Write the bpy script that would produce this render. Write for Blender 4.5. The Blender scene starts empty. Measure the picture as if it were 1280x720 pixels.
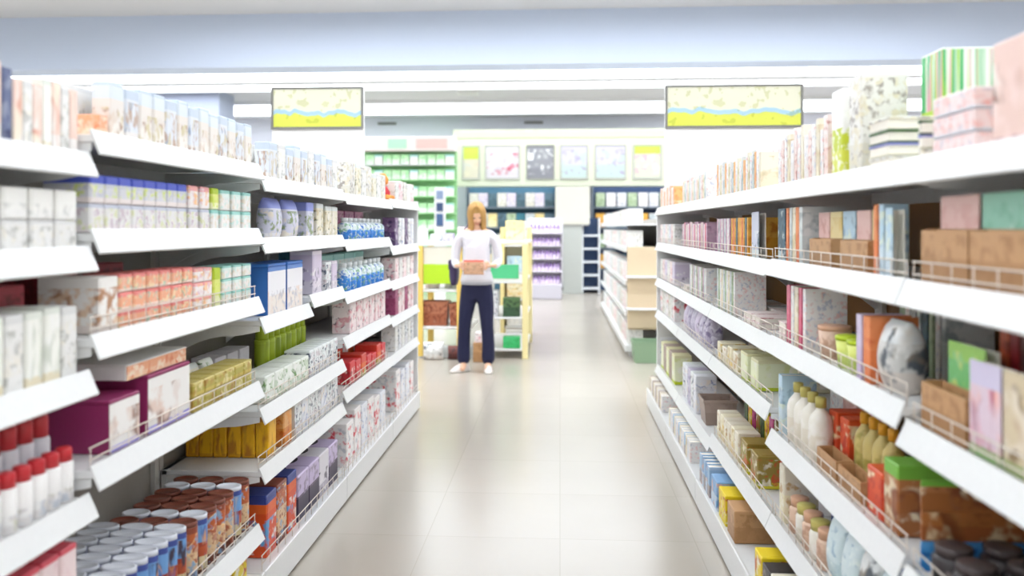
import bpy, bmesh, math, random
from mathutils import Vector, Matrix
random.seed(7)
PI = math.pi
C = bpy.context.scene.collection
scn = bpy.context.scene

# ------------------------------------------------------------------ camera, world, exposure
YAW = math.atan(0.060)
cam_d = bpy.data.cameras.new('camera'); cam = bpy.data.objects.new('camera', cam_d); C.objects.link(cam)
cam.location = (0, 0, 1.4); cam.rotation_euler = (PI/2, 0, YAW)
cam_d.sensor_width = 36; cam_d.lens = 28.125; cam_d.shift_y = -76/1280; cam_d.clip_start = 0.05
cam_d.dof.use_dof = True; cam_d.dof.focus_distance = 3.5; cam_d.dof.aperture_fstop = 1.6
scn.camera = cam
w = bpy.data.worlds.new('world'); scn.world = w; w.use_nodes = True
w.node_tree.nodes['Background'].inputs[0].default_value = (0.9, 0.95, 1, 1)
w.node_tree.nodes['Background'].inputs[1].default_value = 0.3
scn.view_settings.view_transform = 'Standard'; scn.view_settings.look = 'None'
scn.view_settings.gamma = 1; scn.view_settings.use_curve_mapping = False
scn.view_settings.exposure = 0.78
scn.cycles.max_bounces = 8; scn.cycles.diffuse_bounces = 5
LIGHT = 9.0        # strength of the tubes over the near aisle
LIGHT_FAR = 3.6    # strength of the tubes beyond the bulkhead

# ------------------------------------------------------------------ materials
def lin(h):
    if isinstance(h, tuple): return h
    h = h.lstrip('#'); v = [int(h[i:i+2], 16)/255 for i in (0, 2, 4)]
    return tuple((c/12.92 if c <= .04045 else ((c+.055)/1.055)**2.4) for c in v) + (1,)
_m = {}
def mat(name, col, rough=.5, metal=0, emis=0, bump=0, bscale=60, alpha=1, trans=0):
    if name in _m: return _m[name]
    m = bpy.data.materials.new(name); m.use_nodes = True; nt = m.node_tree
    b = nt.nodes['Principled BSDF']
    b.inputs['Base Color'].default_value = lin(col); b.inputs['Roughness'].default_value = rough
    b.inputs['Metallic'].default_value = metal
    if trans: b.inputs['Transmission Weight'].default_value = trans
    if emis:
        b.inputs['Emission Color'].default_value = lin(col); b.inputs['Emission Strength'].default_value = emis
    if not emis:
        tc = nt.nodes.new('ShaderNodeTexCoord'); n = nt.nodes.new('ShaderNodeTexNoise')
        n.inputs['Scale'].default_value = bscale; nt.links.new(tc.outputs['Object'], n.inputs['Vector'])
        mx = nt.nodes.new('ShaderNodeMixRGB'); mx.blend_type = 'MULTIPLY'; mx.inputs[0].default_value = .06
        mx.inputs[1].default_value = lin(col); nt.links.new(n.outputs['Fac'], mx.inputs[2])
        nt.links.new(mx.outputs[0], b.inputs['Base Color'])
        if bump:
            bp = nt.nodes.new('ShaderNodeBump'); bp.inputs['Strength'].default_value = bump
            bp.inputs['Distance'].default_value = .003
            nt.links.new(n.outputs['Fac'], bp.inputs['Height']); nt.links.new(bp.outputs[0], b.inputs['Normal'])
    _m[name] = m; return m

def ramp(nt, stops, fac):
    r = nt.nodes.new('ShaderNodeValToRGB'); r.color_ramp.interpolation = 'CONSTANT'
    e = r.color_ramp.elements
    while len(e) > 1: e.remove(e[-1])
    e[0].position = stops[0][0]; e[0].color = lin(stops[0][1])
    for p, c in stops[1:]:
        x = e.new(p); x.color = lin(c)
    nt.links.new(fac, r.inputs[0]); return r
def pack(name, bands, blots, scale=30, zone=(.12, .8), cover=.5, rough=.4, stretch=1.0):
    """printed packaging: horizontal colour bands with patches of print between zone[0] and zone[1]"""
    if name in _m: return _m[name]
    m = bpy.data.materials.new(name); m.use_nodes = True; nt = m.node_tree; L = nt.links.new
    b = nt.nodes['Principled BSDF']; b.inputs['Roughness'].default_value = rough
    tc = nt.nodes.new('ShaderNodeTexCoord'); sp = nt.nodes.new('ShaderNodeSeparateXYZ'); L(tc.outputs['Generated'], sp.inputs[0])
    A = ramp(nt, bands, sp.outputs['Z'])
    oi = nt.nodes.new('ShaderNodeObjectInfo')
    mu = nt.nodes.new('ShaderNodeMath'); mu.operation = 'MULTIPLY'; mu.inputs[1].default_value = 37; L(oi.outputs['Random'], mu.inputs[0])
    mp = nt.nodes.new('ShaderNodeMapping'); mp.inputs['Scale'].default_value = (1, 1, stretch)
    L(tc.outputs['Object'], mp.inputs[0])
    va = nt.nodes.new('ShaderNodeVectorMath'); va.operation = 'ADD'; L(mp.outputs[0], va.inputs[0]); L(mu.outputs[0], va.inputs[1])
    n = nt.nodes.new('ShaderNodeTexNoise'); n.inputs['Scale'].default_value = scale*1.5; n.inputs['Detail'].default_value = 3
    L(va.outputs[0], n.inputs['Vector'])
    n3 = nt.nodes.new('ShaderNodeTexNoise'); n3.inputs['Scale'].default_value = scale*.8; n3.inputs['Detail'].default_value = 1
    v2 = nt.nodes.new('ShaderNodeVectorMath'); v2.operation = 'ADD'; L(va.outputs[0], v2.inputs[0]); v2.inputs[1].default_value = (5, 9, 3); L(v2.outputs[0], n3.inputs['Vector'])
    k = len(blots); lo = .53-cover*.08
    Bc = ramp(nt, [(0, blots[0])] + [(.40+.2*i/k, blots[i]) for i in range(1, k)], n3.outputs['Fac']); Bc.color_ramp.interpolation = 'EASE'
    gt = nt.nodes.new('ShaderNodeMapRange'); gt.inputs['From Min'].default_value = lo; gt.inputs['From Max'].default_value = lo+.13; L(n.outputs['Fac'], gt.inputs[0])
    Z = ramp(nt, [(0, (0, 0, 0, 1)), (max(.001, zone[0]), (1, 1, 1, 1)), (min(.999, zone[1]), (0, 0, 0, 1))], sp.outputs['Z'])
    mm = nt.nodes.new('ShaderNodeMath'); mm.operation = 'MULTIPLY'; L(gt.outputs[0], mm.inputs[0]); L(Z.outputs[0], mm.inputs[1])
    mx = nt.nodes.new('ShaderNodeMixRGB'); L(mm.outputs[0], mx.inputs[0]); L(A.outputs[0], mx.inputs[1]); L(Bc.outputs[0], mx.inputs[2])
    L(mx.outputs[0], b.inputs['Base Color']); _m[name] = m; return m

WHITE = mat('shelf_white_enamel', 'e4e5e4', .35)
STEEL = mat('pale_wire', 'e6dcd0', .35, .2)
UPR = mat('upright_grey', 'd8d6d0', .45)
BACKL = mat('back_panel_white', 'a8a49c', .6)
BACKR = mat('back_panel_brown', '84591f', .6)
CARD = mat('corrugated_cardboard', 'c49a6c', .8, bump=.3, bscale=120)
PAGES = mat('paper_pages', 'f2ece0', .8)
DARK = mat('painted_hole_shade', '2a2430', .7)  # shade inside a hole, given as a colour
GREY = mat('mid_grey_paint', 'a8a8a6', .5)
FRAME = mat('sign_frame_grey', '8c8c88', .4)

# ------------------------------------------------------------------ mesh helpers
class MB:
    def __init__(s): s.v = []; s.f = []; s.m = []; s.sm = []
    def add(s, vs, fs, mi=0, smooth=False, M=None):
        o = len(s.v)
        s.v += [tuple(M @ Vector(p)) if M else tuple(p) for p in vs]
        for f in fs: s.f.append(tuple(o+i for i in f)); s.m.append(mi); s.sm.append(smooth)
        return s
    def box(s, x0, x1, y0, y1, z0, z1, mi=0, b=0, M=None):
        if b <= 0:
            vs = [(x, y, z) for z in (z0, z1) for y in (y0, y1) for x in (x0, x1)]
            return s.add(vs, [(0, 2, 3, 1), (4, 5, 7, 6), (0, 1, 5, 4), (2, 6, 7, 3), (0, 4, 6, 2), (1, 3, 7, 5)], mi, M=M)
        bm = bmesh.new(); bmesh.ops.create_cube(bm, size=1)
        for v in bm.verts:
            v.co = Vector(((x0+x1)/2+v.co.x*(x1-x0), (y0+y1)/2+v.co.y*(y1-y0), (z0+z1)/2+v.co.z*(z1-z0)))
        bmesh.ops.bevel(bm, geom=bm.edges[:], offset=b, segments=1, affect='EDGES')
        bm.verts.ensure_lookup_table()
        s.add([v.co[:] for v in bm.verts], [[v.index for v in f.verts] for f in bm.faces], mi, M=M); bm.free(); return s
    def lathe(s, prof, n=14, mi=0, M=None, sx=1, sy=1):
        vs = []; fs = []
        for r, z in prof:
            for k in range(n):
                a = 2*PI*k/n; vs.append((r*sx*math.cos(a), r*sy*math.sin(a), z))
        for i in range(len(prof)-1):
            for k in range(n):
                fs.append((i*n+k, i*n+(k+1) % n, (i+1)*n+(k+1) % n, (i+1)*n+k))
        fs.append(tuple(range(n-1, -1, -1))); fs.append(tuple((len(prof)-1)*n+k for k in range(n)))
        return s.add(vs, fs, mi, True, M)
    def tube(s, pts, r, n=6, mi=0, closed=False):
        pts = [Vector(p) for p in pts]; vs = []; fs = []
        for i, p in enumerate(pts):
            d = (pts[min(i+1, len(pts)-1)]-pts[max(i-1, 0)]).normalized()
            a = d.orthogonal().normalized() if i == 0 else (a-d*a.dot(d)).normalized()
            bb = d.cross(a)
            for k in range(n):
                t = 2*PI*k/n; vs.append(p+(a*math.cos(t)+bb*math.sin(t))*r)
        for i in range(len(pts)-1):
            for k in range(n): fs.append((i*n+k, i*n+(k+1) % n, (i+1)*n+(k+1) % n, (i+1)*n+k))
        fs.append(tuple(range(n-1, -1, -1))); fs.append(tuple((len(pts)-1)*n+k for k in range(n)))
        return s.add(vs, fs, mi, True)
    def prism(s, poly, y0, y1, mi=0, axis='y'):
        n = len(poly)
        def P(a, b, t): return (a, t, b) if axis == 'y' else ((t, a, b) if axis == 'x' else (a, b, t))
        vs = [P(a, b, y0) for a, b in poly]+[P(a, b, y1) for a, b in poly]
        fs = [tuple(range(n)), tuple(range(2*n-1, n-1, -1))]+[(i, i+n, (i+1) % n+n, (i+1) % n) for i in range(n)]
        return s.add(vs, fs, mi)
    def mesh(s, name):
        me = bpy.data.meshes.new(name); me.from_pydata([tuple(v) for v in s.v], [], s.f)
        me.polygons.foreach_set('material_index', s.m); me.polygons.foreach_set('use_smooth', s.sm)
        bm = bmesh.new(); bm.from_mesh(me); bmesh.ops.recalc_face_normals(bm, faces=bm.faces); bm.to_mesh(me); bm.free()
        me.update(); return me
    def obj(s, name, mats, parent=None, loc=(0, 0, 0), rz=0):
        me = s.mesh(name)
        for m in (mats if isinstance(mats, (list, tuple)) else [mats]): me.materials.append(m)
        o = bpy.data.objects.new(name, me); C.objects.link(o); o.location = loc; o.rotation_euler = (0, 0, rz)
        if parent: o.parent = parent
        return o
def empty(name, loc=(0, 0, 0), rz=0):
    o = bpy.data.objects.new(name, None); o.empty_display_size = .05; C.objects.link(o)
    o.location = loc; o.rotation_euler = (0, 0, rz); return o
def tag(o, label, cat, group=None, kind=None):
    o['label'] = label; o['category'] = cat
    if group: o['group'] = group
    if kind: o['kind'] = kind
    return o
def struct(o): o['kind'] = 'structure'; return o
def copy_tree(o, parent=None):
    c = o.copy(); C.objects.link(c)
    if parent: c.parent = parent
    for ch in o.children: copy_tree(ch, c)
    return c
ORD = ['zeroth', 'first', 'second', 'third', 'fourth', 'fifth', 'sixth', 'seventh', 'eighth', 'ninth', 'tenth', 'eleventh', 'twelfth',
       'thirteenth', 'fourteenth', 'fifteenth', 'sixteenth', 'seventeenth', 'eighteenth', 'nineteenth', 'twentieth']
def ordw(n):
    if n <= 20: return ORD[n]
    t = {2: 'twenty', 3: 'thirty', 4: 'forty', 5: 'fifty'}[n//10]
    return t+'-'+ORD[n % 10] if n % 10 else {2: 'twentieth', 3: 'thirtieth', 4: 'fortieth', 5: 'fiftieth'}[n//10]

# ------------------------------------------------------------------ room shell
XW, YN, YB, HC = 10.5, -3.0, 18.8, 4.0
def floor_mat():
    m = bpy.data.materials.new('polished_floor'); m.use_nodes = True; nt = m.node_tree; L = nt.links.new
    b = nt.nodes['Principled BSDF']; tc = nt.nodes.new('ShaderNodeTexCoord')
    br = nt.nodes.new('ShaderNodeTexBrick'); br.offset = 0; br.inputs['Scale'].default_value = 1
    br.inputs['Brick Width'].default_value = .6; br.inputs['Row Height'].default_value = .6; br.inputs['Mortar Size'].default_value = .0025
    br.inputs['Color1'].default_value = lin('b4aca0'); br.inputs['Color2'].default_value = lin('b0a89c'); br.inputs['Mortar'].default_value = lin('a8a094')
    L(tc.outputs['Object'], br.inputs['Vector'])
    n = nt.nodes.new('ShaderNodeTexNoise'); n.inputs['Scale'].default_value = 1.6; n.inputs['Detail'].default_value = 5; L(tc.outputs['Object'], n.inputs['Vector'])
    mx = nt.nodes.new('ShaderNodeMixRGB'); mx.blend_type = 'MULTIPLY'; mx.inputs[0].default_value = .10
    L(br.outputs['Color'], mx.inputs[1]); L(n.outputs['Fac'], mx.inputs[2]); L(mx.outputs[0], b.inputs['Base Color'])
    b.inputs['Roughness'].default_value = .24; b.inputs['IOR'].default_value = 1.75; b.inputs['Specular IOR Level'].default_value = .6
    return m
struct(MB().box(-XW, XW, YN, YB, -.1, 0).obj('floor', floor_mat()))
struct(MB().box(-XW, XW, YN, YB, HC, HC+.1).obj('ceiling', mat('ceiling_paint', 'd6d7d9', .8)))
WALLM = mat('wall_lavender_paint', 'eceef8', .8)
struct(MB().box(-XW-.1, -XW, YN, YB, 0, HC).obj('wall_left', mat('wall_pale_paint', 'e6e6e4', .8)))
struct(MB().box(XW, XW+.1, YN, YB, 0, HC).obj('wall_right', mat('wall_pale_paint', 'e6e6e4', .8)))
struct(MB().box(-XW, XW, YB, YB+.1, 0, HC).obj('wall_back', WALLM))
struct(MB().box(-XW, XW, YN-.1, YN, 0, HC).obj('wall_front', mat('wall_pale_paint', 'e6e6e4', .8)))
struct(MB().box(-XW, XW, 9.55, 9.95, 3.35, HC).obj('trim_1', mat('bulkhead_blue_paint', 'ccd8ec', .7)))
t_ = MB().box(-7.75, -6.45, 14.8, 15.5, 0, HC); t_.box(-7.8, -6.4, 14.75, 15.55, 0, .12)
struct(t_.obj('wall_pillar', mat('pillar_slate_paint', 'a8b0c4', .7)))

LM = mat('tube_diffuser', 'f3f8ff', emis=LIGHT); LF = mat('tube_diffuser_far', 'f3f8ff', emis=LIGHT_FAR)
def light_row(y, wd, label, m, x=9.6, z=HC, drop=.06):
    t = tag(empty('ceiling_light', (0, y, z-drop)), label, 'ceiling light', 'light rows across the ceiling')
    MB().box(-x, x, -wd/2, wd/2, .012, drop, b=.004).box(-x, x, -wd/2-.02, -wd/2, -.02, drop).box(-x, x, wd/2, wd/2+.02, -.02, drop).obj('housing', WHITE, t)
    MB().box(-x+.02, x-.02, -wd/2+.01, wd/2-.01, 0, .01).obj('diffuser', m, t)
for i, y in enumerate((-1.6, 1.2, 4.0, 6.8)):
    light_row(y, .34, ['recessed light row over the near end of the aisle', 'recessed light row above the nearest shelving bays',
              'recessed light row above the third pair of bays', 'recessed light row above the far ends of the shelving'][i], LM)
light_row(8.15, .4, 'unseen light row added before the blue bulkhead to brighten its middle', LM, x=4.5)  # added out of view so the middle of the bulkhead gets brighter
light_row(13.15, .95, 'bright light row just behind the blue bulkhead', LF)
light_row(14.25, .62, 'narrow light row second behind the blue bulkhead', LF)
light_row(17.0, 1.6, 'broad light row nearest the back wall', mat('tube_diffuser_back', 'f3f8ff', emis=2.1))
light_row(11.0, 1.1, 'unseen light row added behind the bulkhead to brighten the far floor', LF)  # out of sight, added and widened to lift the far floor
v = MB().box(-.2, .2, -.2, .2, 0, .02, b=.004)
for k in range(5): v.box(-.17, .17, -.16+k*.07, -.13+k*.07, -.008, 0)
tag(v.obj('ceiling_vent', WHITE, loc=(-1.78, 15.4, HC-.021)), 'small white square ceiling vent between the light rows', 'vent')
for x, l in ((-4.1, 'thin grey wall vent left, beside the framed yellow sign'), (-.62, 'thin grey wall vent above the framed pictures')):
    v = MB().box(-.22, .22, -.03, 0, -.03, .03, b=.005)
    for k in range(3): v.box(-.2, .2, -.035, -.03, -.02+k*.015, -.013+k*.015)
    tag(v.obj('wall_vent', FRAME, loc=(x, YB-.001, 3.86)), l, 'vent')

# ------------------------------------------------------------------ shelving bays
def shelf_part(parent, Y0, Y1, hb, front, depth, brace, fence, base=False):
    """local frame: x=0 at the aisle front, +x into the bay; y along the aisle"""
    a, b = Y0+.003, Y1-.003; ht = hb+.045
    if base:
        s = MB().box(front+.012, depth, a, b, .105, .125); s.box(front, front+.012, a, b, .012, .135, b=.003)
        s.box(front+.05, front+.07, a, b, 0.001, .105)
        o = s.obj('base_deck', WHITE, parent); ht = .125
    else:
        s = MB().box(front+.02, depth, a, b, ht-.02, ht, b=.002)
        s.box(depth-.02, depth, a, b, hb-.02, ht)
        o = s.obj('shelf', WHITE, parent)
        p = [(front, hb), (front+.004, hb-.004), (front+.03, hb+.055), (front+.024, hb+.057)]
        MB().prism(p, a, b).obj('price_rail', WHITE, o)
        if brace:
            for y in (a+.002, b-.006):
                d = depth-front; pr = [(front+.025, ht-.021), (front+.025, hb+.005), (front+.09, hb-.008)]
                for k in range(7):
                    t = k/6; pr.append((front+.12+(d-.12)*t, hb-.012-.11*t**2.2))
                pr.append((depth, ht-.021)); MB().prism(pr, y, y+.004).obj('bracket', WHITE, o)
    if fence:
        wv = MB(); fx = front+.034 if not base else front+.02
        for z in ((.022, .05) if not base else (.03, .06)): wv.tube([(fx, a+.01, ht+z), (fx, b-.01, ht+z)], .0022, 5)
        n = int((b-a)/.085)
        for k in range(n+1):
            y = a+.015+(b-a-.03)*k/n; wv.tube([(fx, y, ht+.002), (fx, y, ht+(.052 if not base else .062))], .0016, 5)
        wv.obj('wire_fence', STEEL, o)
    return o
def bay(side, Y0, Y1, hs, X, Xb, depth, label, back, fences, top=1.75):
    """side -1 left (front faces +X), +1 right"""
    t = empty('shelving_bay', (side*X, Y0, 0)); tag(t, label, 'shelving', 'shelving bays along the aisle')
    if side < 0: t.scale = (1, 1, 1)
    r = empty('frame') if False else None
    L = Y1-Y0
    def flip(o):
        if side < 0:
            me = o.data
            for v in me.vertices: v.co.x = -v.co.x
            me.flip_normals()
        for c in o.children: flip(c)
    D = depth
    p = [MB().box(D, D+.02, .004, L-.004, .02, top).obj('back_panel', back, t)]
    for y in (.002, L-.032):
        u = MB()
        u.box(D-.018, D-.001, y, y+.03, .14, top)
        for z in range(8): u.box(D-.020, D-.018, y+.012, y+.018, .3+z*.15, .33+z*.15)
        p.append(u.obj('upright', UPR, t))
    for i, h in enumerate(hs):
        Ys = 0, L
        if isinstance(h, tuple):
            p.append(shelf_part(t, 0, L*.52, h[0], 0, D-.024, 1, (i+1) in fences))
            p.append(shelf_part(t, L*.52, L, h[1], 0, D-.024, 1, (i+1) in fences))
        else: p.append(shelf_part(t, 0, L, h, 0, D-.024, 1, (i+1) in fences))
    p.append(shelf_part(t, 0, L, 0, Xb-X if side > 0 else X-Xb, D-.024, 0, 'b' in fences, True))
    for o in p: flip(o)
    return t
NEAR = ['nearest', 'second', 'third', 'fourth', 'farthest']
YL = [.72, 1.82, 2.88, 4.01, 5.13, 6.13]
YR = [.69, 1.82, 2.95, 4.08, 5.21, 6.34]
HL = [[1.52, 1.30, 1.01, .72, .42], [1.575, 1.34, 1.09, .78, .256], [1.535, 1.305, (1.01, 1.045), .675, .455],
      [1.52, 1.28, 1.01, .78, .505], [1.53, 1.22, .99, .75, .5]]
HR = [[1.495, 1.23, .92, .60, .31], [1.495, 1.23, .955, .617, .31], [1.495, 1.225, .95, .70, .31],
      [1.495, 1.225, .95, .70, .27], [1.495, 1.225, .95, .70, .27]]
XL, XR, DEP = 1.08, .74, .42
for i in range(5):
    bay(-1, YL[i], YL[i+1], HL[i], XL, XL+.0, DEP, f'{NEAR[i]} white steel shelving bay on the left of the aisle', BACKL,
        ([], [3, 4, 5], [4, 5, 'b'], [5, 'b'], ['b'])[i], 1.62)
    bay(1, YR[i], YR[i+1], HR[i], XR, .68, DEP, f'{NEAR[i]} white shelving bay with brown back, right of the aisle', BACKR,
        ([2, 3, 4], [2, 3, 4, 5], [2, 3, 4, 5], [2, 3, 4], [2, 3])[i], 1.56)

# far faces of the two gondolas (their backs, so nothing hangs open) and end panels
def end_panel(x0, x1, y, h, label):
    s = MB().box(x0, x1, y, y+.025, .002, h, b=.004); s.box(x0+.02, x1-.02, y+.025, y+.032, .02, .12)
    tag(s.obj('end_panel', WHITE), label, 'end panel')
end_panel(-XL-DEP*2-.03, -XL-.02, 6.135, 1.6, 'white end panel closing the left shelving run')
end_panel(XR+.02, XR+DEP*2+.03, 6.345, 1.54, 'white end panel closing the right shelving run')

# ------------------------------------------------------------------ products
def pouchmesh(w, d, h):
    n, k = 8, 10; vs = []; fs = []
    for i in range(k+1):
        t = i/k; th = d/2*min(1, (math.sin(PI*min(.93, .12+.85*t)))**.6)*(1 if t < .93 else .25); ww = w/2*(1-.08*math.sin(PI*t))
        for j in range(n*2):
            a = 2*PI*j/(2*n); ca, sa = math.cos(a), math.sin(a)
            vs.append((th*math.copysign(abs(ca)**.7, ca), ww*math.copysign(abs(sa)**.5, sa), h*t))
    N = 2*n
    for i in range(k):
        for j in range(N): fs.append((i*N+j, i*N+(j+1) % N, (i+1)*N+(j+1) % N, (i+1)*N+j))
    fs.append(tuple(range(N-1, -1, -1))); fs.append(tuple(k*N+j for j in range(N)))
    return MB().add(vs, fs, 0, True)
WCAP = mat('cap_white', 'f0f0ee', .4)
def build(kind, w, d, h, m, m2):
    b = min(.003, w*.06, d*.2)
    if kind in ('carton', 'packet', 'box'):
        s = MB().box(-d/2, d/2-.001, -w/2, w/2, 0, h, b=b)
        s.box(d/2-.001, d/2, -w*.42, w*.42, h*.08, h*.92); s.box(-d*.3, d*.3, -w*.36, w*.36, h, h+.001)
        return s.obj({'carton': 'carton', 'packet': 'packet', 'box': 'small_box'}[kind], m)
    if kind == 'book':
        c = min(.003, w*.15); s = MB().box(d/2-c, d/2, -w/2, w/2, 0, h, b=c*.3); s.box(-d/2, d/2-c, -w/2, -w/2+c, 0, h); s.box(-d/2, d/2-c, w/2-c, w/2, 0, h)
        s.box(-d/2+.005, d/2-c, -w/2+c, w/2-c, .004, h-.004, 1); return s.obj('book', [m, PAGES])
    if kind == 'card':
        s = MB(); c = .002
        p = [(-d/2, -w/2), (-d/2+c, -w/2), (d/2, w/2-c), (d/2, w/2), (d/2-c, w/2)]
        s.box(d/2-.004, d/2, -w/2, w/2, 0, h, b=.0015); s.box(-d/2, -d/2+.002, -w/2, w/2, 0, h*.97, 1); s.box(-d/2+.002, d/2-.004, -w/2, -w/2+.002, 0, h*.97, 1)
        return s.obj('greeting_card', [m, PAGES])
    if kind == 'tray':
        s = MB(); c = .004; lo = h*.97
        s.box(-d/2, d/2, -w/2, w/2, 0, c).box(-d/2, -d/2+c, -w/2, w/2, c, h); s.box(d/2-c, d/2, -w/2, w/2, c, lo)
        for y in (-w/2, w/2-c):
            s.prism([(-d/2+c, c), (d/2-c, c), (d/2-c, lo), (d*.1, h), (-d/2+c, h)], y, y+c)
        return s.obj('display_tray', m)
    if kind == 'pouch': return pouchmesh(w, d, h).obj('pouch', m)
    if kind in ('bottle', 'tube', 'jar', 'tin', 'tub'):
        r = empty(kind); R = min(w, d)/2
        if kind == 'bottle':
            MB().lathe([(R*.9, 0), (R, h*.03), (R, h*.6), (R*.85, h*.7), (R*.4, h*.8), (R*.38, h*.84)]).obj('body', m, r)
            MB().lathe([(R*.46, h*.84), (R*.46, h*.98), (R*.4, h)]).obj('cap', m2, r)
        elif kind == 'tube':
            MB().lathe([(R*.92, 0), (R, h*.02), (R, h*.72), (R*.9, h*.75)]).obj('body', m, r)
            MB().lathe([(R*.86, h*.75), (R*.86, h*.97), (R*.75, h)]).obj('cap', m2, r)
        elif kind == 'jar':
            MB().lathe([(R*.88, 0), (R, h*.06), (R, h*.66), (R*.8, h*.76)]).obj('body', m, r)
            MB().lathe([(R*.86, h*.76), (R*.88, h*.98), (R*.8, h)]).obj('lid', m2, r)
        elif kind == 'tub':
            MB().lathe([(R*.8, 0), (R*.97, h*.86)]).obj('body', m, r)
            MB().lathe([(R, h*.86), (R, h*.98), (R*.9, h)]).obj('lid', m2, r)
        else:
            sx, sy = d/2/R, w/2/R
            MB().lathe([(R*.97, 0), (R, h*.02), (R, h*.9), (R*.97, h*.92)], 16, sx=sx, sy=sy).obj('body', m, r)
            MB().lathe([(R*.99, h*.92), (R*.99, h*.99), (R*.9, h), (R*.86, h*.985)], 16, sx=sx, sy=sy).obj('lid', m2, r)
        return r
    if kind == 'gift':
        r = empty('gift_box'); MB().box(-d/2+.002, d/2-.002, -w/2+.002, w/2-.002, 0, h*.94, b=b).box(d/2-.0025, d/2-.001, -w*.49, w*.49, h*.02, h*.93, 1).obj('body', [m2, m], r)
        MB().box(-d/2, d/2, -w/2, w/2, h*.94, h, b=b).obj('lid', m2, r); return r
    if kind == 'tissue':
        r = empty('tissue_box'); MB().box(-d/2, d/2, -w/2, w/2, 0, h, b=b*1.5).obj('body', m, r)
        MB().lathe([(min(w, d)*.32, h), (min(w, d)*.32, h+.0015), (min(w, d)*.28, h+.002)], 16, sy=1.3).obj('opening_shade_disc', DARK, r); return r  # no real hole: a dark disc carries the shade inside it
    if kind == 'pad':     # flat stacked booklet
        s = MB().box(-d/2, d/2, -w/2, w/2, h*.8, h, b=min(.001, h*.08)); s.box(-d/2+.004, d/2-.003, -w/2+.003, w/2-.003, h*.1, h*.8, 1); s.box(-d/2, d/2, -w/2, w/2, 0, h*.1)
        return s.obj('booklet', [m, PAGES])
    if kind == 'bin':
        s = MB(); vs = []; r = .012
        def ring(sc, z): return [(-d/2*sc, -w/2*sc, z), (d/2*sc, -w/2*sc, z), (d/2*sc, w/2*sc, z), (-d/2*sc, w/2*sc, z)]
        vs = ring(.86, 0)+ring(1, h)+ring(.95, h)+ring(.82, .005)
        fs = [(0, 1, 2, 3), (12, 13, 14, 15)]
        for q in range(3): fs += [(q*4+i, q*4+(i+1) % 4, q*4+4+(i+1) % 4, q*4+4+i) for i in range(4)]
        s.add(vs, fs); s.box(-d/2-.003, d/2+.003, -w/2-.003, -w/2+.003, h-.015, h).box(-d/2-.003, d/2+.003, w/2-.003, w/2+.003, h-.015, h).box(d/2-.003, d/2+.004, -w/2, w/2, h-.015, h)
        return s.obj('storage_bin', m)
KW = {'carton': 'carton', 'packet': 'packet', 'box': 'small box', 'book': 'book', 'card': 'greeting card', 'tray': 'cardboard tray', 'pouch': 'pouch', 'bottle': 'bottle', 'tube': 'tube', 'jar': 'jar',
      'tin': 'tin', 'tub': 'tub', 'gift': 'gift box', 'tissue': 'tissue box', 'pad': 'booklet', 'bin': 'bin'}
_proto = {}
def skin(name):
    """name -> (look words, material, second material)"""
    s = SK[name]; look, bands, blots, sc, zone, cover = s[:6]; st = s[7] if len(s) > 7 else 1
    m = pack('print_'+name, bands, blots, sc, zone, cover, stretch=st)
    m2 = mat('second_'+name, s[6], .4) if len(s) > 6 and s[6] else WCAP
    return look, m, m2
def item(kind, w, d, h, sk):
    look, m, m2 = skin(sk); key = (kind, round(w, 3), round(d, 3), round(h, 3), sk)
    p = _proto.get(key)
    if p is None:
        p = build(kind, w, d, h, m, m2); _proto[key] = p; return p
    return copy_tree(p)
W_, LG, CR, PK = 'f6f5f2', 'd9dcdf', 'f0e8d8', 'f3c9c6'
def B(c, *r):       # bands: bottom colour then (pos, colour)...
    return [(0, c)]+list(r)
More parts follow.
